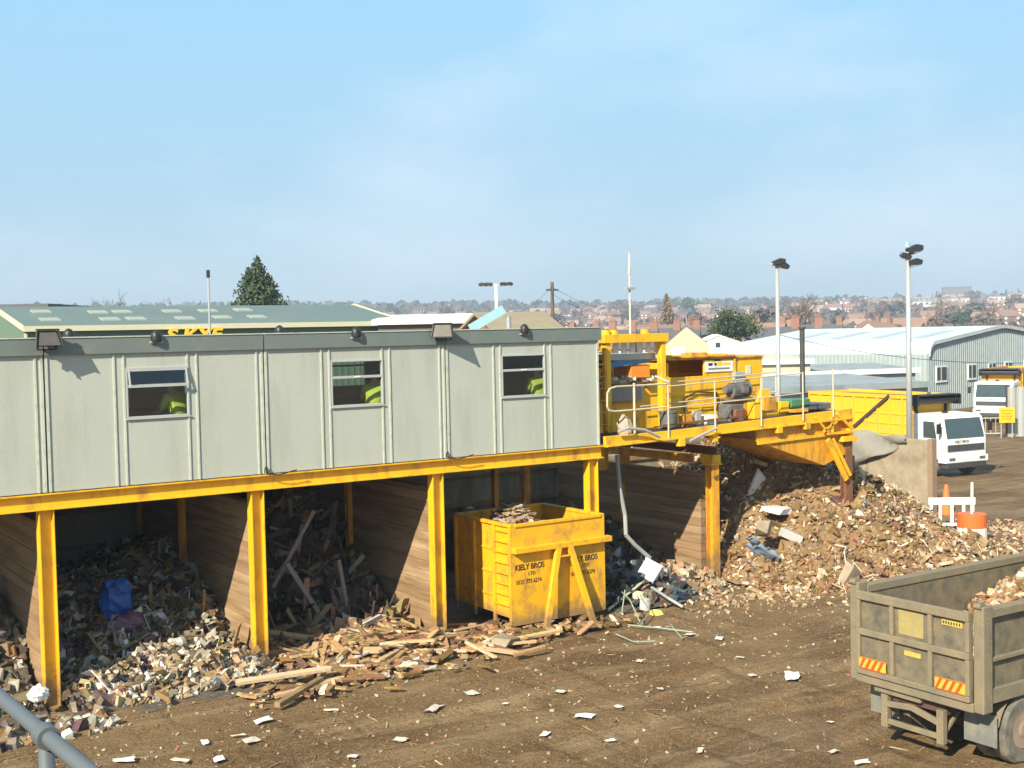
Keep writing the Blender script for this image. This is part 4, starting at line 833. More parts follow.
m.add(vs, [(i*9+j, i*9+j+1, (i+1)*9+j+1, (i+1)*9+j) for i in range(24) for j in range(8)]); o = m.build('tarpaulin', canvas, fix=False, smooth=True); o.modifiers.new('s', 'SOLIDIFY').thickness = .02
tag(o, 'grey-brown tarpaulin draped between the conveyor end and the pale wall', 'tarpaulin')
# cone, barrier, drum
q = at(934, 514, 2, 0); t = thing('traffic_cone', 'tall orange traffic cone against the end of the pale wall', 'cone', (q[0]+.25, q[1]-.3, 0))
M().lathe((0, 0, 0), [(.24, .03), (.2, .05), (.05, .98), (.03, 1.0)], 18).build('cone_body', orange, t, world=False, smooth=True); M().box(-.27, .27, -.27, .27, 0, .035).build('foot', orange, t, world=False, bevel=.01)
q = at(952, 530, 2, 0); t = thing('road_barrier', 'white plastic gate barrier beside the orange and white drum', 'barrier', (q[0], q[1], 0), math.radians(-38))
M().box(-.7, .7, -.03, .03, .78, 1.0).build('top_board', white, t, world=False, bevel=.01)
for x in (-.62, -.35, 0, .35, .62): M().box(x-.045, x+.045, -.03, .03, .12, .779).build('bar', white, t, world=False, bevel=.008)
M().box(-.7, .7, -.03, .03, .14, .22).box(-.6, -.5, -.3, .3, 0, .11).box(.5, .6, -.3, .3, 0, .11).build('base', white, t, world=False)
q = at(972, 543, 2, 0); t = thing('safety_drum', 'orange and white banded drum with a thin white stick in it', 'drum', (q[0], q[1], 0))
for z0, z1, mm in ((0, .18, orange), (.18, .46, white), (.46, .85, orange)): M().cyl((0, 0, z0+.001), (0, 0, z1), .42-.03*z0, 20).build('band', mm, t, world=False, smooth=False)
M().cyl((0, 0, .85), (.02, 0, 1.75), .04, 8).build('stick', white, t, world=False)
# ------------------------------------------------------------------ tipper truck (rear in view)
def wheel(name, parent, x, y, r=.5, w_=.28, side=-1, hub=rust, tyre=rubber):
    m = M(); s_ = side
    m.lathe((x, y, r), [(r*.55, -w_/2), (r*.9, -w_/2), (r*.985, -w_/2+.04), (r, -w_/2+.08), (r, w_/2-.08), (r*.985, w_/2-.04), (r*.9, w_/2), (r*.55, w_/2)], 36, axis=1, caps=False); o = m.build(name, tyre, parent, world=False, smooth=False)
    m = M(); k = s_*w_/2
    pr = [(r*.56, k*.9), (r*.52, k*.98), (r*.46, k*.3), (r*.24, k*.2), (r*.24, k*.95), (r*.16, k*1.05), (.01, k*1.06)]
    m.lathe((x, y, r), pr, 24, axis=1)
    for a in range(8):
        an = a*math.pi/4; m.cyl((x+r*.34*math.cos(an), y+k*.3, r+r*.34*math.sin(an)), (x+r*.34*math.cos(an), y+k*.5, r+r*.34*math.sin(an)), .02, 6)
    m.build('hub', hub, o, world=False); return o
t = thing('tipper_truck', 'dusty grey tipper truck seen from the tail, half loaded with rubble', 'truck', (9.63, -10.44, -.02), math.radians(-.5))
HW, ZB, ZT, LB = 1.09, 1.08, 2.33, 5.2
m = M()
for s_ in (-1, 1):
    ya, yb = (s_*HW, s_*(HW-.06)); m.box(.0, LB, min(ya, yb), max(ya, yb), ZB, ZT-.02)
m.box(LB-.06, LB, -HW+.06, HW-.06, ZB, ZT+.25); m.box(0.05, LB-.06, -HW+.06, HW-.06, ZB, ZB+.06); m.build('tipper_body', dusty_pan, t, world=False)
m = M()
for s_ in (-1, 1):
    o_ = s_*(HW+.045); a_, b2 = sorted((s_*(HW-.08), s_*(HW+.09))); m.box(.19, LB+.05, a_, b2, ZT-.08, ZT+.04)
    a_, b2 = sorted((s_*(HW+.001), s_*(HW+.07))); m.box(.19, LB, a_, b2, ZB-.05, ZB+.16); m.box(.19, LB, a_, b2, 1.62, 1.68)
    for xx in (1.6, 2.9, 4.2, LB-.1): m.box(xx, xx+.11, a_, b2, ZB+.16, ZT-.08)
m.build('side_rail', dusty, t, world=False, bevel=.01)
for s_ in (-1, 1):
    a_, b2 = sorted((s_*(HW-.07), s_*(HW+.10))); M().box(-.02, .19, a_, b2, ZB-.16, ZT+.10).build('corner_post', dusty, t, world=False, bevel=.02)
    M().box(-.03, .08, a_+.05, b2-.05, ZT+.1, ZT+.15).cyl((-.02, a_+.03, ZT+.1), (-.02, b2-.03, ZT+.1), .04, 10).build('tailgate_hinge', dusty, t, world=False)
W2 = HW-.085
tg = M().box(-.035, .0, -W2, W2, ZB-.02, ZT-.02).build('tailgate', dusty_pan, t, world=False)
m = M(); m.box(-.11, -.036, -W2, W2, ZT-.13, ZT).box(-.10, -.036, -W2, W2, 1.66, 1.76).box(-.10, -.036, -W2, W2, ZB-.02, ZB+.07)
for yy in (-W2, -W2*.34-.035, W2*.34-.035, W2-.07):
    m.box(-.098, -.036, yy, yy+.07, ZB+.07, 1.66).box(-.098, -.036, yy, yy+.07, 1.76, ZT-.13)
m.build('tailgate_frame', dusty, tg, world=False, bevel=.012)
m = M().box(-.045, -.036, -.20, .24, 1.80, 2.17); m.build('faded_plate', mat('faded_yellow_plate', (.36, .28, .08), .7, var=.2, scale=6, dirt=(.28, .25, .16), dirt_amt=.45, dscale=10), tg, world=False)
m = M().box(-.046, -.036, -.86, -.52, 2.08, 2.16); m.build('number_plate', mat('dirty_yellow_plate', (.6, .42, .06), .6, dirt=(.28, .25, .16), dirt_amt=.4, dscale=14), tg, world=False)
m = M().box(-.046, -.036, -.15, .14, 1.50, 1.57); m.build('number_plate', MATS['dirty_yellow_plate'], tg, world=False)
m = M()
for k in range(7): m.box(-.049, -.0465, -.83+k*.045, -.81+k*.045, 2.10, 2.14)
m.build('faded_marks', ink, tg, world=False)
for (ya, yb) in ((.43, .93), (-.95, -.45)):
    rb = M().box(-.118, -.10, ya, yb, 1.16, 1.33).build('marker_board', mat('reflective_yellow', (.75, .42, .04), .5, var=.15, dirt=(.4, .25, .1), dirt_amt=.3, dscale=9), tg, world=False); m = M(); nst = 4
    L_ = yb-ya
    for k in range(nst):
        y0 = ya+.02+k*(L_-.04)/nst; w_ = .055
        m.add([(-.120, min(y0+.09, yb), 1.165), (-.120, min(y0+.09+w_, yb), 1.165), (-.120, min(y0+w_, yb), 1.325), (-.120, y0, 1.325)], [(0, 1, 2, 3)])
    m.box(-.1195, -.1185, ya, yb, 1.16, 1.172).box(-.1195, -.1185, ya, yb, 1.318, 1.33).build('red_stripe', red_p, rb, world=False, fix=False)
M().box(-.06, .02, -HW+.05, HW-.05, ZB-.16, ZB-.03).build('tail_sill', dusty, t, world=False, bevel=.015)
M().box(0.0, .12, -.1, .75, ZB-.26, ZB-.17).build('lamp_bar', dusty, t, world=False, bevel=.015)
m = M()
for s_ in (-1, 1): m.box(.1, 7.2, s_*.42-.05, s_*.42+.05, .72, .98)
m.box(.1, .2, -.37, .37, .74, .95).box(2.0, 2.1, -.37, .37, .74, .95); m.build('chassis', mat('rusty_chassis', (.09, .05, .035), .85, var=.4, scale=6), t, world=False)
m = M()
for y in (-.42, .58):
    m.box(.02, .12, y-.06, y+.06, .30, .80)
m.bar((.05, -.42, .60), (.03, .08, .72), .06, .09).bar((.03, .08, .72), (.05, .58, .66), .06, .09).box(.03, .09, -.36, .52, .36, .44); m.bar((.07, -.42, .40), (.5, -.42, .75), .05, .06).bar((.07, .58, .40), (.5, .5, .75), .05, .06)
m.build('underrun_guard', dusty, t, world=False, bevel=.01)
for y in (-.85, .85):
    M().box(.36, .375, y-.27, y+.27, .36, .82).build('mudflap', mat('dusty_mudflap', (.15, .16, .15), .8, var=.2, scale=5, dirt=(.26, .24, .18), dirt_amt=.4, dscale=4), t, world=False)
    M().box(.20, .26, y*1.12-.05, y*1.12+.05, .84, .91).build('tail_lamp', mat('red_lens', (.5, .05, .02), .3), t, world=False)
m = M()
for s_ in (-1, 1):
    for xc in (1.02, 2.32):
        pr = [(xc+.60*math.cos(a), .5+.60*math.sin(a)) for a in np.linspace(.35, 2.9, 12)]
        for (pa, pb) in zip(pr[:-1], pr[1:]): m.bar((pa[0], s_*.82, pa[1]), (pb[0], s_*.82, pb[1]), .5, .02, up=(0, 1, 0)) if 0 else m.add([(pa[0], s_*.58, pa[1]), (pa[0], s_*1.1, pa[1]), (pb[0], s_*1.1, pb[1]), (pb[0], s_*.58, pb[1])], [(0, 1, 2, 3)])
m.build('mudguard', dusty, t, world=False, fix=False)
for xc in (1.02, 2.32, 6.3):
    for s_ in (-1, 1):
        wheel('wheel', t, xc, s_*.98, .5, .26, s_, mat('dusty_hub', (.30, .22, .15), .8, var=.3, scale=6))
        if xc < 5: wheel('inner_wheel', t, xc, s_*.68, .5, .24, -s_)
    M().cyl((xc, -.9, .5), (xc, .9, .5), .09, 10).lathe((xc, 0, .5), [(.05, -.3), (.2, -.15), (.2, .15), (.05, .3)], 12, axis=1).build('axle', MATS['rusty_chassis'], t, world=False)
cb = M().prism([(5.5, .75), (7.25, .75), (7.25, 1.6), (7.05, 2.6), (5.5, 2.65)], 1, -1.08, 1.08).build('cab', dusty, t, world=False, bevel=.05)
M().add([(7.262, -.95, 1.65), (7.262, .95, 1.65), (7.085, .92, 2.5), (7.085, -.92, 2.5)], [(0, 1, 2, 3)]).build('windscreen', black, cb, world=False, fix=False)
for s_ in (-1, 1): M().box(6.1, 6.9, s_*1.09-.004, s_*1.09+.004, 1.7, 2.4).build('side_window', black, cb, world=False)
def hl(x, y): return ZB+.1+.55*sm(1.6, 3.4, x+.4*abs(y))+1.0*math.exp(-((x-4.0)/.95)**2-((y+.2)/1.0)**2)
m = M(); heap_surface(m, hl, .1, LB-.08, -HW+.08, HW-.08, .12, 71, .08)
n = 1500; xx = rng.uniform(1.6, LB-.15, n); yy = rng.uniform(-HW+.12, HW-.12, n); bits(m, np.c_[xx, yy, [hl(a, b)+.02 for a, b in zip(xx, yy)]], np.c_[rng.uniform(.04, .22, n), rng.uniform(.04, .16, n), rng.uniform(.03, .1, n)], pal(n, RUBBLE+[((.5, .24, .12), 3)]), .8)
lo = m.build('rubble_load', [debris_m, soil], t, world=False, fix=False); ca = lo.data.color_attributes.new('Col', 'FLOAT_COLOR', 'POINT'); arr = np.ones((len(m.v), 4), np.float32); arr[:, :3] = np.array(m.c); ca.data.foreach_set('color', arr.ravel()); lo['kind'] = 'stuff'
# ------------------------------------------------------------------ white lorries
def lorry(label, loc, rz, bodycol=yel, arm=True):
    t = thing('white_lorry', label, 'lorry', loc, rz)
    m = M().prism([(-1.75, .75), (-.02, .75), (0, 1.55), (-.20, 2.45), (-.35, 2.56), (-1.75, 2.60)], 1, -1.18, 1.18); cb = m.build('cab', white_truck, t, world=False, bevel=.06)
    M().add([(.008, -1.05, 1.62), (.008, 1.05, 1.62), (-.190, 1.0, 2.42), (-.190, -1.0, 2.42)], [(0, 1, 2, 3)]).build('windscreen', MATS.get('x') or dkglass, cb, world=False, fix=False)
    M().box(.0, .03, -1.02, 1.02, 1.1, 1.36).build('grille', mat('grille_grey', (.07, .08, .09), .6), cb, world=False)
    for k in range(4): M().box(.031, .04, -1.0, 1.0, 1.13+k*.06, 1.145+k*.06).build('grille_bar', dark, cb, world=False)
    txt('KIELY BROS', 'lettering', ink, cb, (.018, -.62, 1.43), .15, (math.pi/2, 0, math.pi/2), .002, world=False)
    M().box(-.35, .08, -1.2, 1.2, .62, .88).build('bumper', white_truck, t, world=False, bevel=.03); M().box(-.3, .06, -1.12, 1.12, .38, .615).build('lower_bumper', dark, t, world=False, bevel=.03)
    M().box(.081, .09, -.3, .3, .66, .77).build('number_plate', white, t, world=False)
    for s_ in (-1, 1):
        M().box(.081, .095, s_*.85-.16, s_*.85+.16, .92-.2, .84).build('headlight', lens, t, world=False)
        dr = M().box(-1.25, -.35, s_*1.182-.012, s_*1.182+.012, .95, 2.45).build('door', white_truck, cb, world=False, bevel=.01)
        y = s_*1.20; M().add([(-1.15, y, 1.62), (-.42, y, 1.62), (-.55, y, 2.30), (-1.15, y, 2.30)], [(0, 1, 2, 3)]).build('door_window', dkglass, dr, world=False, fix=False)
        M().bar((-.2, s_*1.2, 2.3), (-.05, s_*1.42, 2.25), .03, .03).box(-.1, -.02, s_*1.44-.1, s_*1.44+.1, 1.85, 2.25).build('mirror', black, t, world=False, bevel=.01)
        for x in (-.95, -5.2, -6.4): wheel('wheel', t, x, s_*1.02, .5, .28, s_, white)
        M().box(-6.9, -2.1, s_*.42-.05, s_*.42+.05, .75, 1.0).build('chassis_rail', dark, t, world=False)
    M().box(-1.2, -1.05, -.1, .1, 2.60, 2.68).build('roof_vent', black, t, world=False)
    if bodycol is not None:
        m = M(); x0, x1, z0, z1 = -8.2, -1.95, 1.15, 3.30
        m.box(x0, x1, -1.2, -1.14, z0, z1).box(x0, x1, 1.14, 1.2, z0, z1).box(x1-.06, x1, -1.14, 1.14, z0, z1).box(x0, x0+.06, -1.14, 1.14, z0, z1).box(x0, x1, -1.14, 1.14, z0, z0+.06)
        b_ = m.build('skip_body', bodycol, t, world=False, bevel=.01)
        m = M()
        for s_ in (-1, 1):
            a, b2 = sorted((s_*1.201, s_*1.26)); m.box(x0, x1, a, b2, z1-.12, z1+.03).box(x0, x1, a, b2, z0, z0+.12)
            for k in range(9): m.box(x0+k*.735, x0+k*.735+.08, a, b2, z0+.12, z1-.12)
            for k in range(3): m.box(x0, x1, s_*1.215-.012, s_*1.215+.012, z0+.5+.42*k, z0+.56+.42*k)
        m.build('rib', bodycol, b_, world=False)
        M().bar((-6.0, -1.29, 1.3), (-3.0, -1.29, z1), .05, .12).build('brace', dark, t, world=False)
        M().box(x0, x1, -1.1, 1.1, z1-.25, z1-.1).build('load', soil, t, world=False)
    if arm:
        m = M().cyl((-1.6, -1.15, 3.12), (-1.6, 1.15, 3.12), .17, 14).box(-1.93, -1.4, -1.24, -1.16, 2.9, 3.32).box(-1.93, -1.4, 1.16, 1.24, 2.9, 3.32).box(-1.93, -1.3, -1.1, 1.1, 3.30, 3.36).box(-1.93, -1.83, -.9, -.8, 1.0, 3.2).box(-1.93, -1.83, .8, .9, 1.0, 3.2); m.build('sheet_roller', black, t, world=False, bevel=.01)
    return t
dkglass = mat('dark_screen', (.05, .075, .08), .08, var=.3, scale=2, spec=.8)
q = at(970, 476, 2, 0)
lorry('white lorry with a yellow ribbed skip body parked behind the pale wall', (q[0]-.4, q[1]-.1, 0), math.radians(-97), mat('lorry_body_yellow', (.80, .46, .02), .5, var=.15, scale=2, dirt=(.6, .34, .1), dirt_amt=.25, dscale=2))
q = at(1006, 423, 2, 0)
t2 = lorry('second white lorry far right, parked behind the yellow notice by the grey shed', (q[0]-.5, q[1]+.6, 0), math.radians(-160), mat('orange_body', (.72, .34, .03), .55, var=.15, scale=2))
# fence, barrier and notice by it
a = at(1008, 437, 2, 0)
t = thing('corrugated_fence', 'tall grey corrugated fence at the right edge hiding the second lorry', 'fence', (a[0], a[1], 0))
m = M(); u = Vector((1, -.55, 0)).normalized(); w_ = Vector((.48, .88, 0)); vs = []; n = 90
for i in range(n+1):
    p = Vector(a)+u*(i*.13); o_ = .035*(1 if (i % 4) < 2 else -1); vs += [(p.x+w_.x*o_, p.y+w_.y*o_, 0), (p.x+w_.x*o_, p.y+w_.y*o_, 2.75)]
m.add(vs, [(2*i, 2*i+2, 2*i+3, 2*i+1) for i in range(n)]); o = m.build('sheeting', mat('fence_grey', (.34, .35, .34), .6, var=.1, scale=1, dirt=(.28, .26, .22), dirt_amt=.3, dscale=1, streak=4), t, fix=False)
m = M()
for k in range(5): p = Vector(a)+u*(k*2.9)+w_*.12; m.box(p.x-.05, p.x+.05, p.y-.05, p.y+.05, 0, 2.8)
m.build('post', dark, t)
q = at(1007, 415, 0, a[0]-.8); t = thing('notice_board', 'square yellow notice board in front of the second lorry', 'sign', (q[0], q[1], 0))
zt = q[2]; rzv = math.radians(-35)
M().box(-.42, .42, -.02, .02, zt-.42, zt+.42).build('board', yel, t, world=False); m = M()
for k in range(4): m.box(-.32, .32-.1*(k % 2), -.026, -.0205, zt+.22-k*.15, zt+.26-k*.15)
m.build('writing', mat('orange_writing', (.45, .2, .02), .6), t, world=False); M().cyl((-.3, .05, 0), (-.3, .05, zt), .03).cyl((.3, .05, 0), (.3, .05, zt), .03).build('post', galv, t, world=False); t.rotation_euler = (0, 0, rzv)
q = at(996, 437, 2, 0); t = thing('crowd_barrier', 'pale metal rail barrier in front of the second lorry', 'barrier', (q[0], q[1], 0), rzv)
m = M().cyl((-1.1, 0, 1.05), (1.1, 0, 1.05), .03).cyl((-1.1, 0, .2), (1.1, 0, .2), .03).cyl((-1.1, 0, 0), (-1.1, 0, 1.05), .03).cyl((1.1, 0, 0), (1.1, 0, 1.05), .03).build('frame', rail_m, t, world=False)
m = M()
for k in range(7): m.cyl((-.85+k*.28, 0, .2), (-.85+k*.28, 0, 1.05), .016, 6)
m.build('bars', rail_m, t, world=False)
q = at(932, 408, 2, 0); t = thing('garden_wall', 'low cream wall between the two white lorries at the shed foot', 'wall', (q[0], q[1], 0))
M().box(q[0]-1, q[0]+7, q[1]-.1, q[1]+.1, -.1, 1.25).build('wall_face', mat('cream_wall', (.46, .43, .34), .8), t); M().box(q[0]-1.02, q[0]+7.02, q[1]-.14, q[1]+.14, 1.25, 1.32).build('coping', conc_l, t)
# ------------------------------------------------------------------ light poles
def pole_base(px, py_base, depth): 
    p = far(px, py_base, depth); return p
def lamp_pole(label, pxt, pyt, pxb, depth, r, heads, mtl=galv, camera=False):
    top = far(pxt, pyt, depth); x, y, h = top[0], top[1], top[2]
    t = thing('light_pole', label, 'light pole', (x, y, 0))
    M().cyl((0, 0, -.2), (0, 0, h), r, 12, r2=r*.72).build('pole', mtl, t, world=False, smooth=True)
    for (dx, dz, s, yaw, tilt) in heads:
        hd = M(); hd.prism([(-.30*s, -.10*s), (.28*s, -.16*s), (.34*s, .02), (.10*s, .16*s), (-.28*s, .12*s)], 1, -.22*s, .22*s)
        o = hd.build('lamp_head', black, t, world=False, bevel=.015); o.location = (dx*RT[0], dx*RT[1], h+dz); o.rotation_euler = (0, tilt, yaw)
        l_ = M().box(-.24*s, .24*s, -.18*s, .18*s, -.19*s, -.165*s).build('lens', lens, o, world=False)
    M().bar((-.3*RT[0], -.3*RT[1], h-.06), (.3*RT[0], .3*RT[1], h-.06), .06, .06).build('crossarm', galv, t, world=False)
    return t
lamp_pole('tall grey light pole by the white lorry with two black floodlights and a blue cap', 908, 252, 914, 50.5, .13, [(.25, .12, 1.0, -.59, -.35), (.25, -.42, .9, -.59, -.2), (-.1, -.15, .7, -.59, .3)])
p = far(908, 252, 50.5); tag(M().cyl((0, 0, 0), (0, 0, .22), .14, 10, r2=.1).build('photocell', cyan_p), 'pale blue cap on top of the tall pole by the white lorry', 'cap').location = (p[0]-.05, p[1], p[2]+.18)
lamp_pole('grey light pole with a black floodlight behind the yellow hopper', 777, 262, 779, 42, .09, [(.05, .0, .7, -.59, -.3), (.22, -.12, .6, -.59, .2)])
lamp_pole('floodlight mast with four lamps on a wide crossarm beyond the cabins', 496, 284, 497, 60, .10, [(-.65, .0, .55, 2.3, 0), (-.35, .0, .55, 2.3, 0), (.35, .0, .55, -.6, 0), (.65, .0, .55, -.6, 0)], white)
top = far(629, 253, 46); t = thing('camera_mast', 'slim tall white mast with small camera above the yellow gantry', 'mast', (top[0], top[1], 0))
M().cyl((0, 0, -.2), (0, 0, top[2]), .055, 10, r2=.03).build('pole', rail_m, t, world=False, smooth=True); M().box(-.2, .2, -.1, .1, top[2]-1.35, top[2]-1.27).build('crossarm', galv, t, world=False); M().cyl((0, 0, top[2]-.8), (0, 0, top[2]-.55), .06, 10).build('camera_head', rail_m, t, world=False); M().cyl((0, 0, top[2]), (0, 0, top[2]+.25), .015, 6).build('aerial', galv, t, world=False)
top = far(208, 270, 33); t = thing('flue_pole', 'thin grey pole with a dark tip behind the first cabin', 'pole', (top[0], top[1], 0)); M().cyl((0, 0, -.2), (0, 0, top[2]-.2), .03, 8).build('pole', galv, t, world=False); M().cyl((0, 0, top[2]-.2), (0, 0, top[2]), .05, 8).build('tip', black, t, world=False)
top = far(802, 327, 58); t = thing('flue_stack', 'dark vertical flue pipe standing in front of the big grey shed', 'flue', (top[0], top[1], 0)); M().cyl((0, 0, 0), (0, 0, top[2]), .12, 12).build('pipe', dark, t, world=False); M().cyl((0, 0, top[2]-.08), (0, 0, top[2]), .18, 12).build('cowl', dark, t, world=False)
# utility pole and wires
top = far(552, 282, 85); t = thing('utility_pole', 'brown wooden utility pole above the brown gabled roof', 'utility pole', (top[0], top[1], 0)); M().cyl((0, 0, 0), (0, 0, top[2]), .16, 10, r2=.12).build('pole', bark, t, world=False); M().box(-.5, .5, -.05, .05, top[2]-.6, top[2]-.48).build('crossarm', bark, t, world=False)
def wire(label, a, b, sag, r=.012):
    a = Vector(a); b = Vector(b); pts = [a.lerp(b, i/16)-Vector((0, 0, sag*4*(i/16)*(1-i/16))) for i in range(17)]; tag(M().tube(pts, r, 4).build('overhead_wire', black), label, 'wire', 'overhead wires')
wire('thin wire sloping left from the utility pole', far(552, 286, 85), far(520, 312, 80), .2); wire('upper wire running right from the utility pole', far(552, 287, 85), far(700, 318, 110), 1.2); wire('lower wire running right from the utility pole', far(552, 294, 85), far(640, 312, 110), .8)
wire('wire crossing in front of the big grey shed', far(780, 335, 75), far(1030, 363, 70), .5, .016)
# ------------------------------------------------------------------ buildings behind
def gable(label, name, loc, rz, w_, d_, he, hr, wallm, roofm, trim=None, over=.2, wins=(), chim=(), curve=0, cat='building', thick=.12, group=None):
    """local: x along the ridge 0..w_, y 0..d_ depth, ridge at y=d_/2"""
    t = thing(name, label, cat, loc, rz, group)
    M().prism([(0, -1), (0, he), (d_/2, hr), (d_, he), (d_, -1)], 0, 0, w_).build('wall', wallm, t, world=False)
    sl_ = (hr-he)/(d_/2)
    prof = [(-over, he-sl_*over+.02), (d_/2, hr+.02), (d_+over, he-sl_*over+.02), (d_+over, he-sl_*over+.02+thick), (d_/2, hr+.02+thick), (-over, he-sl_*over+.02+thick)]
    rf = M().prism(prof, 0, -over, w_+over).build('roof', roofm, t, world=False)
    for (x, yy, z0, ww, hh, face) in wins:
        if face == 'f': fm = M().box(x, x+ww, -.06, -.001, z0, z0+hh); pm_ = M().box(x+.07, x+ww-.07, -.065, -.061, z0+.07, z0+hh-.07).box(x+.07, x+ww-.07, -.0655, -.0651, z0+.07, z0+hh-.07)
        else: fm = M().box(-.06, -.001, yy, yy+ww, z0, z0+hh); pm_ = M().box(-.065, -.061, yy+.07, yy+ww-.07, z0+.07, z0+hh-.07)
        f_ = fm.build('window', white, t, world=False); pm_.build('pane', dkglass, f_, world=False)
    for (x, hh) in chim:
        c = M().box(x, x+.9, d_/2-.3, d_/2+.3, hr-.6, hr+hh).box(x-.05, x+.95, d_/2-.35, d_/2+.35, hr+hh, hr+hh+.12)
        for k in range(3): c.cyl((x+.2+k*.25, d_/2, hr+hh+.12), (x+.2+k*.25, d_/2, hr+hh+.5), .09, 8)
        c.build('chimney', brick_red, rf, world=False)
    return t
# green shed
Ye = 35; a = at(25, 329, 1, Ye); b2 = at(400, 322, 1, Ye); rp_ = at(352, 305, 0, b2[0])
Wd = b2[0]-a[0]; dep_ = 2*(rp_[1]-Ye)
t = thing('green_shed', 'long green metal shed with rooflights and yellow letters behind the cabins', 'shed', (a[0], Ye, 0))
he, hr = a[2], rp_[2]-.12
M().prism([(0, -.5), (0, he), (dep_/2, hr), (dep_, he), (dep_, -.5)], 0, 0, Wd).build('wall', green_wall, t, world=False)
m = M()
for k in range(int(Wd/.35)): m.box(k*.35+.1, k*.35+.2, -.03, -.001, 0, he-.35)
m.build('cladding_rib', green_wall, t, world=False)
rf = M().prism([(-.25, he+.03), (dep_/2, hr+.06), (dep_+.25, he+.03), (dep_+.25, he+.1), (dep_/2, hr+.13), (-.25, he+.1)], 0, -.1, Wd+.1).build('roof', green_roof, t, world=False)
M().box(-.12, Wd+.12, -.34, -.252, he-.12, he+.12).build('gutter', cream, t, world=False)
for x in (-.16, Wd+.101):
    m = M().bar((x+.03, -.3, he+.02), (x+.03, dep_/2, hr+.08), .06, .24).bar((x+.03, dep_/2, hr+.08), (x+.03, dep_+.3, he+.02), .06, .24); m.build('bargeboard', cream, t, world=False)
M().box(-.06, .06, -.12, -.035, 0, he-.2).build('corner_trim', cream, t, world=False); M().box(Wd-.06, Wd+.06, -.12, -.035, 0, he-.2).build('corner_trim', cream, t, world=False)
slp = (hr-he)/(dep_/2)
for (px, py) in ((41, 313), (50, 321), (98, 313.5), (110, 320.5), (122, 313), (136, 320), (172, 312.5), (185, 319.5), (208, 312), (222, 318.5), (243, 311), (257, 318)):
    # intersect ray with roof plane
    d = ray(px, py); P = CAM; # plane: z-he-.1 = slp*(y-Ye)
    s = ((P[1]-Ye)*slp+he+.1-P[2])/(d[2]-slp*d[1]); h_ = P+d*s; lx = h_[0]-a[0]; ly = h_[1]-Ye
    m = M().add([(lx-.42, ly-.36, he+.20+slp*(ly-.36)), (lx+.42, ly-.36, he+.20+slp*(ly-.36)), (lx+.42, ly+.36, he+.20+slp*(ly+.36)), (lx-.42, ly+.36, he+.20+slp*(ly+.36)), (lx-.42, ly-.36, he+.10+slp*(ly-.36)), (lx+.42, ly-.36, he+.10+slp*(ly-.36)), (lx+.42, ly+.36, he+.10+slp*(ly+.36)), (lx-.42, ly+.36, he+.10+slp*(ly+.36))],
                [(0, 1, 2, 3), (0, 1, 5, 4), (1, 2, 6, 5), (2, 3, 7, 6), (3, 0, 4, 7)]); m.build('rooflight', rooflight, rf, world=False)
q0 = at(166, 340, 1, Ye-.1); q1 = at(222, 340, 1, Ye-.1)
for ch, px in zip('SKYE', (167, 183, 198, 211)):
    q = at(px, 339, 1, Ye-.42); txt(ch, 'letter', yl, t, (q[0], q[1], he-.66), .80, (math.pi/2, 0, 0), .04, bold=.03, font_scale_x=1.25, shear=.15)
# building at far left behind green shed
q = far(-30, 304, 75); q2 = far(47, 303.5, 75); t = thing('grey_warehouse', 'flat dark top of a warehouse beyond the left end of the green shed', 'building', (q[0], q[1], 0), -YAW)
ln_ = (Vector(q2)-Vector(q)).length; M().box(0, ln_, 0, 8, 0, q2[2]-.25).build('wall', fascia, t, world=False); M().box(-.1, ln_+.1, -.1, 8.1, q2[2]-.25, q2[2]).build('roof_edge', slate, t, world=False)
# white-roofed building
q = far(378, 327, 62); q2 = far(525, 324, 62); t = thing('white_roof_shed', 'low building with a bright white roof right of the green shed', 'shed', (q[0], q[1], 0), -YAW)
ln_ = (Vector(q2)-Vector(q)).length; zt = q[2]
M().box(0, ln_, 0, 8, 0, zt+.1).build('wall', mat('dark_wall', (.12, .11, .1), .8), t, world=False); M().prism([(-.3, zt+.1), (8.3, zt+.62), (8.3, zt+.72), (-.3, zt+.35)], 0, -.3, ln_+.3).build('roof', render_w, t, world=False)
# pale blue sheet
a = far(470, 329, 50); c_ = far(504, 309, 50); t = thing('blue_awning', 'pale blue sloping panel rising beside the white roof', 'panel', (a[0], a[1], 0))
M().bar(Vector(a)-Vector(a)*0, c_, .25, .36, up=(RT[0]*0, 0, 1)).build('panel_sheet', cyan_p, t); M().cyl((c_[0]+.4, c_[1], 0), (c_[0]+.2, c_[1], c_[2]-.3), .1).cyl((a[0]+.3, a[1], 0), (a[0]+.3, a[1], a[2]-.3), .1).build('prop', galv, t)
# brown gabled roof: ridge (515..560,313), gable end to right
a = far(497, 331, 58); b2 = far(545, 330, 58)
rx = far(553, 313.5, 61); 
gable('brown roofed shed with a dark gable end right of the pale blue panel', 'brown_roof_shed', (a[0], a[1], 0), math.radians(-8), 3.3, 4.0, a[2]-.05, rx[2]-.05, brick_red, brown_roof, over=.25, thick=.15)
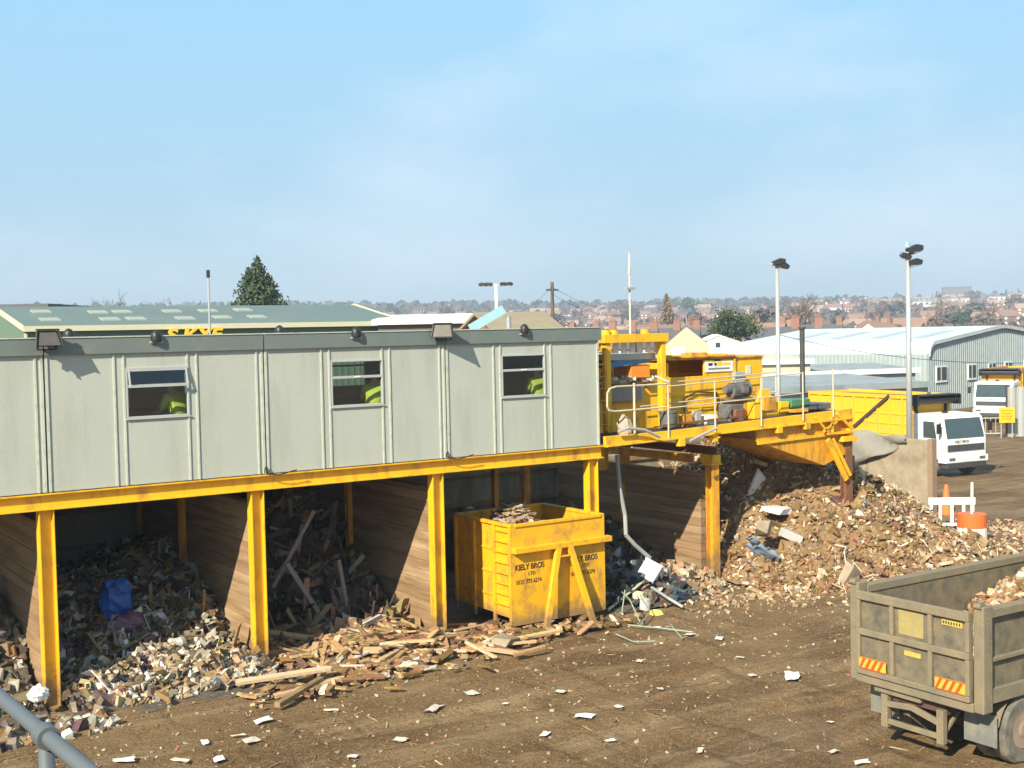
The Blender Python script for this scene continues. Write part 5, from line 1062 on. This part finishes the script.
# cream gabled house
a = far(664, 351, 120); rzg = -YAW-.0; z_e = far(664, 346, 120)[2]; z_r = far(686, 327, 120)[2]
t = thing('cream_house', 'small cream gabled building just right of the yellow gantry', 'house', (a[0], a[1], 0), -YAW-math.radians(8))
W_ = 4.35
M().prism([(0, -1), (W_, -1), (W_, z_e), (W_/2, z_r), (0, z_e)], 1, 0, 7).build('wall', render_c, t, world=False)
M().prism([(-.15, z_e-.15), (0, z_e-.15), (W_/2, z_r), (W_, z_e-.15), (W_+.15, z_e-.15), (W_/2, z_r+.2)], 1, .1, 7.1).build('roof', slate, t, world=False)
f_ = M().box(.7, 2.1, -.06, -.001, z_e-1.7, z_e-.15).build('window', mat('blue_frame', (.35, .42, .48), .6), t, world=False)
m = M()
for i in range(3):
    for j in range(2): m.box(.78+i*.43, 1.14+i*.43, -.07, -.061, z_e-1.62+j*.75, z_e-.95+j*.75)
m.build('pane', render_w, f_, world=False)
M().cyl((W_/2, .2, z_r), (W_/2, .2, z_r+1.4), .04, 6).build('aerial', galv, t, world=False)
a = far(707, 352, 130); t = thing('white_outhouse', 'little white building with a small dark window right of the cream house', 'house', (a[0], a[1], 0), -YAW); z1 = far(712, 336, 130)[2]
M().prism([(0, -1), (3.6, -1), (3.6, z1-.9), (1.2, z1), (0, z1-.5)], 1, 0, 4).build('wall', render_w, t, world=False); M().box(.9, 1.4, -.03, -.001, z1-1.2, z1-.7).build('window', dkglass, t, world=False); M().prism([(-.1, z1-.5), (1.2, z1+.02), (3.7, z1-.88), (3.7, z1-.74), (1.2, z1+.16), (-.1, z1-.36)], 1, -.1, 4.1).build('roof', render_w, t, world=False)
# low flat roofed workshops between the yard and the shed
a = at(768, 397, 2, 2.6); 
def flat(label, pxl, pyl, dist, w_, d_, rz, wm, rm, edge, drop=0):
    q = far(pxl, pyl, dist); z = q[2]; t = thing('flat_roof_workshop', label, 'workshop', (q[0], q[1], 0), rz, None)
    M().box(0, w_, 0, d_, -.5, z-.25).build('wall', wm, t, world=False)
    M().prism([(-.15, z-.25), (d_+.15, z+.1+drop), (d_+.15, z+.25+drop), (-.15, z-.05)], 0, -.15, w_+.15).build('roof', rm, t, world=False)
    M().box(-.2, w_+.2, -.25, -.16, z-.3, z+.02).build('roof_edge', edge, t, world=False)
flat('low grey workshop roof behind the conveyor end, with a pale edge', 772, 388, 62, 9.7, 7, math.radians(-12), shed_wall, felt, felt)
flat('long low workshop with a white-edged flat roof directly before the big shed', 740, 374, 74, 12.6, 4.5, math.radians(-14), shed_wall, felt, render_w)
flat('pale flat roof just beyond the yellow hopper box', 664, 362, 75, 9.0, 8, math.radians(-30), render_c, mat('cream_roof', (.55, .52, .42), .7), render_w)
# big grey shed with curved eaves
az = math.radians(-8); P = at(928, 412, 2, 0); t = thing('grey_industrial_shed', 'big pale grey shed with rounded eaves and white windows in its gable', 'shed', (P[0], P[1], 0), -math.radians(-8)*1.0*-1 if 0 else math.radians(8))
HE, HR, Wg, Ls = 4.9, 6.05, 22.0, 17.5
def roofz(y, o=0):   # y across the gable 0..Wg
    e = min(y, Wg-y); r_ = .9
    z = HE+(HR-HE)*(e/(Wg/2)) if e > r_ else None
    if z is None: z0 = HE+(HR-HE)*(r_/(Wg/2)); z = z0-r_*.95*(1-math.sqrt(max(0, 1-((r_-e)/r_)**2)))
    return z+o
# local x = along gable front (camera-right), y = away along the shed's side
ys = [0, .05, .15, .3, .5, .7, .9]+list(np.linspace(1.5, Wg-1.5, 18))+[Wg-.9, Wg-.7, Wg-.5, Wg-.3, Wg-.15, Wg-.05, Wg]
M().prism([(0, -.5)]+[(y, roofz(y)-.02) for y in ys]+[(Wg, -.5)], 1, 0, Ls).build('wall', shed_wall, t, world=False)
m = M(); top = [(y, roofz(y, .06)) for y in ys]; bot = [(y, roofz(y, .0)) for y in ys][::-1]; m.prism(top+bot, 1, -.1, Ls+.1); rf = m.build('roof', shed_roof, t, world=False)
m = M().prism([(y, roofz(y, .10)) for y in ys]+[(y, roofz(y, -.16)) for y in ys][::-1], 1, -.22, -.101); m.build('gable_trim', mat('pale_grey_trim', (.5, .54, .54), .5), t, world=False)
m = M()
for k in range(int(Wg/.3)): x = .1+k*.3; m.box(x, x+.13, -.05, -.001, 0, roofz(x+.06)-.2)
m.build('gable_rib', mat('shed_rib', (.36, .42, .43), .5), t, world=False)
m = M()
for k in range(int(Ls/.35)): m.box(-.05, -.001, .1+k*.35, .23+k*.35, 0, HE-.8)
m.build('side_rib', MATS['shed_rib'], t, world=False)
for (x0, w_) in ((1.0, 1.55), (5.6, 1.25), (8.7, 1.2), (11.3, 1.2), (14.5, 1.2)):
    f_ = M().box(x0, x0+w_, -.12, -.0505, 2.05, 3.25).build('window', white, t, world=False); M().box(x0+.1, x0+.1+w_*.32, -.125, -.1205, 2.2, 3.15).box(x0+.2+w_*.34, x0+w_-.1, -.125, -.1205, 2.2, 3.15).build('pane', dkglass, f_, world=False)
for k in range(4): x = 6.0; M().add([(3.0, 2+k*3.6, roofz(3.0, .075)), (7.5, 2+k*3.6, roofz(7.5, .075)), (7.5, 3+k*3.6, roofz(7.5, .075)), (3.0, 3+k*3.6, roofz(3.0, .075))], [(0, 1, 2, 3)]).build('rooflight', mat('grey_rooflight', (.42, .47, .5), .4), rf, world=False, fix=False)
# terraced houses beyond
def house_proto(wallm, roofm, L_=7.0, D_=7.5, he=4.6, hr=7.0, name='terraced_house'):
    t = thing(name, 'x', 'house', (0, 0, 0)); M().box(-L_/2, L_/2, -D_/2, D_/2, -3, he).prism([(-D_/2, he), (0, hr-.02), (D_/2, he)], 0, -L_/2, L_/2).build('wall', wallm, t, world=False)
    rf = M().prism([(-D_/2-.3, he-.1), (0, hr), (D_/2+.3, he-.1), (D_/2+.3, he+.08), (0, hr+.2), (-D_/2-.3, he+.08)], 0, -L_/2, L_/2).build('roof', roofm, t, world=False)
    c = M().box(L_/2-1.1, L_/2-.1, -.4, .4, hr-.5, hr+1.3)
    for k in range(3): c.cyl((L_/2-.85+k*.27, 0, hr+1.3), (L_/2-.85+k*.27, 0, hr+1.7), .1, 6)
    c.build('chimney', brick_red, rf, world=False)
    for x in (-L_/4, L_/4):
        for z in (.9, 3.2): f_ = M().box(x-.5, x+.5, -D_/2-.05, -D_/2-.001, z, z+1.1).build('window', render_w, t, world=False)
    return t
pr = [house_proto(brick_red, slate), house_proto(brick_red, tile_red), house_proto(render_w, tile_red, 8, 8), house_proto(brick_red, tile_red, 14, 8, 4.6, 7.4, 'semi_detached_house')]
def small(base, mats_):   # one mesh versions for the distance
    out = []
    for w_, r_, L_ in ((mats_[0], tile_red, 9), (mats_[1], tile_red, 11), (mats_[0], slate, 10), (mats_[0], mat('pink_tile', (.38, .27, .22), .8, var=.2, scale=.5), 12)):
        m = M().box(-L_/2, L_/2, -4, 4, -4, 4.6, 0); m.prism([(-4.3, 4.5), (0, 7.4), (4.3, 4.5)], 0, -L_/2-.2, L_/2+.2, 1); m.box(L_/2-1.2, L_/2-.2, -.5, .5, 6.8, 8.6, 0); m.box(-L_/2+.2, -L_/2+1.2, -.5, .5, 6.8, 8.6, 0)
        for x in (-L_/3, 0, L_/3):
            for z in (.8, 3.0): m.box(x-.6, x+.6, -4.05, -4.0, z, z+1.2, 2)
        me = m.build('hillside_house', [w_, r_, render_w]); out.append(me)
    return out
used = [False]*4
LBL = ['brick terraced house with a slate roof and tall chimney in the row beyond the machinery', 'brick terraced house with an orange roof just beyond the yard sheds', 'white rendered house with an orange roof beyond the yard sheds', 'wide brick house with an orange roof beyond the yard sheds']
near = [(612, 175, 0), (634, 178, 0), (657, 182, 0), (592, 175, 1), (772, 160, 0), (796, 165, 0), (735, 172, 1), (700, 200, 0), (678, 195, 0), (872, 330, 1), (905, 350, 3), (640, 240, 1), (665, 250, 3), (712, 255, 1), (750, 240, 3), (580, 220, 0), (560, 240, 1), (822, 215, 0)]
for i, (px, d, kd) in enumerate(near):
    P = far(px, 330, d); o = pr[kd] if not used[kd] else copy_tree(pr[kd]); used[kd] = True
    o.location = (P[0], P[1], gz(P[0], P[1])-.9+(d-170)*.006); o.rotation_euler = (0, 0, -YAW+math.radians(-12 if i < 9 else random.uniform(-40, 40)))
    NL = {612: 'slate roofed brick terrace directly above the left gantry post', 634: 'slate roofed brick terrace just right of the white mast', 657: 'slate roofed brick terrace behind the right gantry post', 772: 'slate roofed brick terrace behind the light pole by the hopper', 796: 'slate roofed brick terrace behind the dark flue of the shed', 678: 'slate roofed brick terrace right behind the cream gabled house', 700: 'slate roofed brick terrace left of the bushy evergreen'}
    tag(o, NL.get(px, LBL[kd]), 'house', 'houses just beyond the yard, kind %d' % kd)
for k in range(4):
    if not used[k]: 
        P = far(880, 330, 280); pr[k].location = (P[0], P[1], -.5); tag(pr[k], LBL[k], 'house', 'houses just beyond the yard, kind %d' % k)
hs = small(None, (brick_red, render_w)); hi = 0; placed = 0
HN = ['brick house with an orange roof on the far hillside', 'white house with an orange roof on the far hillside', 'brick house with a grey roof on the far hillside', 'house with a faded pink roof on the far hillside']
uh = [False]*4
while placed < 270:
    px = random.uniform(560, 1060) if placed % 6 else random.uniform(380, 600)
    d = 300+1450*random.random()**.8
    if px > 820: d = 400+1350*random.random()**.55
    if px < 600 and d < 700: continue
    if px > 905 and 1000 < d < 1260: continue
    if px < 820 and d > 1100 and random.random() < .75: continue
    P = far(px, 325, d); k = random.choices((0, 1, 2, 3), (5, 1.0, 1.5, 3))[0]
    o = hs[k] if not uh[k] else hs[k].copy()
    if uh[k]: COL.objects.link(o)
    uh[k] = True
    o.location = (P[0], P[1], gz(P[0], P[1])); o.rotation_euler = (0, 0, -YAW+random.gauss(-.15, .5)); s = random.uniform(.8, 1.15); o.scale = (s, s, s*.95)
    tag(o, HN[k], 'house', 'hillside houses, kind %d' % k); placed += 1
# white blocks and the block on the ridge
for i, (px, d, w_, h_, lb) in enumerate(((944, 1230, 48, 5, 'long white block low on the ridge below the grey tower block'), (997, 1250, 16, 5, 'white block right of the long white one on the ridge'), (1022, 1240, 26, 7, 'white block on the ridge at the right edge of the picture'), (932, 1150, 34, 5, 'pale low block on the hillside left of the others'))):
    P = far(px, 300, d); t = thing('white_block', lb, 'building', (P[0], P[1], gz(P[0], P[1])), -YAW-.2); M().box(-w_/2, w_/2, 0, 12, -6, h_).build('wall', render_w, t, world=False); M().box(-w_/2-.5, w_/2+.5, -.5, 12.5, h_, h_+1).build('roof', felt, t, world=False)
    m = M()
    for k in range(int(w_/5)): m.box(-w_/2+1.5+k*5, -w_/2+3.5+k*5, -.15, -.01, 2, 4).box(-w_/2+1.5+k*5, -w_/2+3.5+k*5, -.15, -.01, 5, 6.6)
    m.build('window_bands', slate, t, world=False)
P = far(957, 297, 1560); t = thing('ridge_block', 'grey flat-topped building standing on the ridge above the town', 'building', (P[0], P[1], gz(P[0], P[1])+4), -YAW-.25); M().box(-17, 17, 0, 14, -5, 15).build('wall', mat('ridge_grey', (.16, .15, .16), .8), t, world=False); M().box(-17.3, 17.3, -.3, 14.3, 15, 16).build('roof', slate, t, world=False)
# ------------------------------------------------------------------ trees
def leaf_cloud(m, pts, s, n, col=None, flat=.3):
    R = rand_rot(n, 1.2)
    for k in range(n):
        p = pts[k]; r_ = s*rng.uniform(.6, 1.3); q = [R[k] @ np.array(v)*r_+p for v in ((-.5, -.35, 0), (.5, -.3, flat*.2), (.45, .4, 0), (-.4, .35, -flat*.2))]; m.add([tuple(a) for a in q], [(0, 1, 2, 3)])
def conifer(label, px, pyt, depth, leafm=leaf_dark):
    top = far(px, pyt, depth); x, y, H = top[0], top[1], top[2]; t = thing('conifer_tree', label, 'tree', (x, y, 0))
    M().cyl((0, 0, -.3), (0, 0, H*.9), .22, 8, r2=.04).build('trunk', bark, t, world=False)
    m = M(); P = []
    for (ox, dz, k_) in ((.0, 0, .62), (-.62, .75, .60), (.72, 1.15, .62), (.1, 1.2, .85), (.1, 2.0, 1.0)):
        n_ = 4200; h_ = H-dz; d_ = rng.random(n_)**.7*5.5; rad = k_*d_**.85*.62+.03; a = rng.uniform(0, 2*math.pi, n_)
        rr = rad*(1+.30*np.sin(a*3+d_*3.1+ox*9)+.26*np.sin(a*5-d_*5.3+ox*4)+.16*np.sin(d_*9+a*2))*rng.uniform(.3, 1.12, n_)
        P.append(np.c_[(ox+rr*np.cos(a))*RT[0]-rr*np.sin(a)*FW[0], (ox+rr*np.cos(a))*RT[1]-rr*np.sin(a)*FW[1], h_-d_+.35*rr+.12*np.sin(a*6)])
    P = np.concatenate(P); leaf_cloud(m, P, .15, len(P)); m.build('crown', leafm, t, world=False, fix=False); return t
conifer('dark conifer with ragged twin tips behind the green shed roof', 257, 257, 82)
def bare_tree(label, loc, H, spread, seed, name='bare_tree', group=None, depthlv=5, fol=None, slim=1.0, r0=None):
    rd = random.Random(seed); t = thing(name, label, 'tree', loc, 0, group); tr = M(); cr = M(); tips = []
    def grow(p, d, l_, r_, lv):
        q = p+d*l_; (tr if lv >= depthlv-1 else cr).cyl(p, q, r_, 5 if lv > 2 else 3, r2=r_*.65, caps=False)
        if lv == 0: tips.append(q); return
        for _ in range(3 if lv > 1 else 4):
            nd = (d+Vector((rd.uniform(-1, 1)*spread, rd.uniform(-1, 1)*spread, rd.uniform(-.15, .55)*slim))).normalized(); grow(p+d*l_*rd.uniform(.7, 1.0), nd, l_*rd.uniform(.62, .82), r_*.6, lv-1)
    grow(Vector((0, 0, -.5)), Vector((0, 0, 1)), H*.30+.5, r0 or H*.02, depthlv)
    tr.build('trunk', bark, t, world=False, fix=False)
    if fol:
        P = np.array([tuple(q) for q in tips for _ in range(fol[1])])+rng.normal(0, fol[2], (len(tips)*fol[1], 3)); leaf_cloud(cr, P, fol[3], len(P))
        cr.build('crown', fol[0], t, world=False, fix=False)
    else: cr.build('crown', twig, t, world=False, fix=False)
    return t
def gpt(px, d): P = far(px, 325, d); return (P[0], P[1], gz(P[0], P[1]))
bare_tree('round bare tree rising above the green shed roof at left', gpt(118, 120), 11.6, .85, 3)
bare_tree('small faint bare tree above the green shed roof right of the round one', gpt(173, 170), 14.6, .8, 8)
bare_tree('bushy dark evergreen tree in front of the terraced houses right of the cream house', gpt(731, 140), 8.9, 1.0, 12, 'evergreen_tree', None, 4, (leaf_ever, 34, .45, .26))
pl_ = gpt(667, 260); t = thing('poplar_tree', 'tall narrow poplar standing over the houses above the gantry', 'tree', pl_); H_ = far(667, 294, 260)[2]-pl_[2]
M().cyl((0, 0, -.3), (0, 0, H_*.9), .25, 6, r2=.05).build('trunk', bark, t, world=False)
m = M(); n_ = 2600; z_q = rng.uniform(.12, 1.0, n_); a = rng.uniform(0, 6.283, n_); rd_ = 2.5*(1-z_q)**.7*np.sqrt(rng.random(n_))*(1+.3*np.sin(a*3+z_q*14)); leaf_cloud(m, np.c_[rd_*np.cos(a), rd_*np.sin(a), z_q*H_], .38, n_); m.build('crown', mat('poplar_twig', (.22, .165, .10), .9, var=.3, scale=.3), t, world=False, fix=False)
bare_tree('wide bare tree behind the left part of the big grey shed', gpt(800, 230), 14, .95, 17)
bare_tree('broad bare tree over the roof of the big grey shed, right of the tall pole', gpt(938, 420), 18, 1.0, 19)
bare_tree('brown bare tree beyond the shed roof near the right edge', gpt(990, 430), 14, .9, 23)
bare_tree('small dark evergreen among the houses above the big shed roof', gpt(962, 400), 8.5, .6, 29, 'evergreen_tree', None, 4, (leaf_ever, 12, .35, .6))
bare_tree('bare tree left of the tall pole beyond the big shed roof', gpt(868, 380), 13.5, .9, 37)
# hillside trees: four kinds shared as copies
protos = []
for k in range(4):
    m = M(); n_ = 420; a = rng.uniform(0, 2*math.pi, n_); u = rng.random(n_)**.5; z = rng.uniform(0, 1, n_); rad = 4.6*np.sin(np.clip(z, .05, .97)*math.pi)**.6*u*(1+.25*np.sin(a*3+k)); P = np.c_[rad*np.cos(a), rad*np.sin(a), 2.5+z*(8+k)]; leaf_cloud(m, P, 1.25 if k < 3 else 1.5, n_)
    m.cyl((0, 0, -1), (0, 0, 4), .35, 6, r2=.2); protos.append(m.build('hillside_tree', [twig, hillwood, mat('brown_crown', (.15, .10, .075), .9, var=.3, scale=.05), leaf_ever][k], fix=False))
TL = ['bare grey-brown tree on the far hillside', 'dull dark tree on the far hillside', 'reddish brown bare tree on the far hillside', 'dark green evergreen on the far hillside']
ut = [False]*4; n_t = 0
while n_t < 290:
    px = random.uniform(365, 1060) if n_t % 5 else random.uniform(-400, 365); d = 320+1450*random.random()**.75
    if n_t % 3 == 0: d = random.uniform(1500, 1850)
    elif px < 590: d = random.uniform(500, 1700)
    if px > 895 and d > 900 and random.random() < .85: continue
    P = far(px, 325, d); k = random.choices((0, 1, 2, 3), (4, 3, 3, 1))[0]; o = protos[k] if not ut[k] else protos[k].copy()
    if ut[k]: COL.objects.link(o)
    ut[k] = True; s = random.uniform(.5, 1.15); o.location = (P[0], P[1], gz(P[0], P[1])-1); o.scale = (s*random.uniform(1, 1.7), s*random.uniform(1, 1.5), s); o.rotation_euler = (0, 0, random.uniform(0, 6))
    tag(o, TL[k], 'tree', 'hillside trees, kind %d' % k); n_t += 1
# one far wood that reads as a mass
m = M(); n_ = 5200; P = []
while len(P) < n_:
    px = random.uniform(-150, 1150); d = random.uniform(1250, 2100); q = far(px, 325, d); 
    if px > 850 and random.random() < .7: continue
    if fbm(q[0], q[1], .006, 3, 77) < -.05: continue
    P.append((q[0], q[1], gz(q[0], q[1])+rng.uniform(0, 9)))
leaf_cloud(m, np.array(P), 7.5, n_); tag(m.build('hill_wood', hillwood, fix=False), 'dark wood and hedges massed along the far hills', 'wood', kind='stuff')
m = M(); n_ = 2600; P = []
while len(P) < n_:
    px = random.uniform(370, 1100); d = random.uniform(300, 1250); q = far(px, 325, d)
    if fbm(q[0], q[1], .01, 3, 78) < .0: continue
    P.append((q[0], q[1], gz(q[0], q[1])+rng.uniform(0, 4.5)))
leaf_cloud(m, np.array(P), 4.2, n_); tag(m.build('garden_hedges', MATS['brown_crown'], fix=False), 'brown winter hedges and scrub between the town houses', 'scrub', kind='stuff')
# ------------------------------------------------------------------ foreground scaffold handrail
t = thing('scaffold_handrail', 'grey scaffold tube rail with a coupler at the lower left corner', 'handrail', (-4.35, -18.3, 0))
a = Vector(at(0, 697, 2, 5.15)); b_ = Vector(at(85, 768, 2, 5.15)); d = (b_-a)
A_, B_ = a-d*3.5, b_+d*3.0
M().cyl(A_, B_, .0245, 20).build('rail', tubem, t, smooth=True)
c_ = Vector(at(46, 736, 2, 5.15)); dn = d.normalized()
M().cyl(c_-dn*.035, c_+dn*.035, .036, 20).cyl(c_+Vector((0, .035, -.02)), c_+Vector((0, .05, -.02)), .014, 6).build('coupler', tubem, t)
M().cyl((c_.x, c_.y, gz(c_.x, c_.y)-.3), (c_.x, c_.y, c_.z-.037), .0245, 16).build('post', tubem, t, smooth=True)
M().cyl((A_.x, A_.y, -.3), (A_.x, A_.y, A_.z-.0), .0245, 16).build('post', tubem, t, smooth=True)
# ------------------------------------------------------------------ haze
hz = M().box(-2600, 2600, -2600, 2600, -6, 75).build('haze', []); hm = bpy.data.materials.new('haze_air'); hm.use_nodes = True; ht = hm.node_tree; ht.nodes.clear()
pv = N('ShaderNodeVolumePrincipled', ht); pv.inputs['Color'].default_value = (.60, .74, .92, 1); pv.inputs['Density'].default_value = .00050; pv.inputs['Anisotropy'].default_value = .0; ho = N('ShaderNodeOutputMaterial', ht); ht.links.new(pv.outputs[0], ho.inputs['Volume'])
hz.data.materials.clear(); hz.data.materials.append(hm); tag(hz, kind='stuff')
bpy.context.view_layer.update()
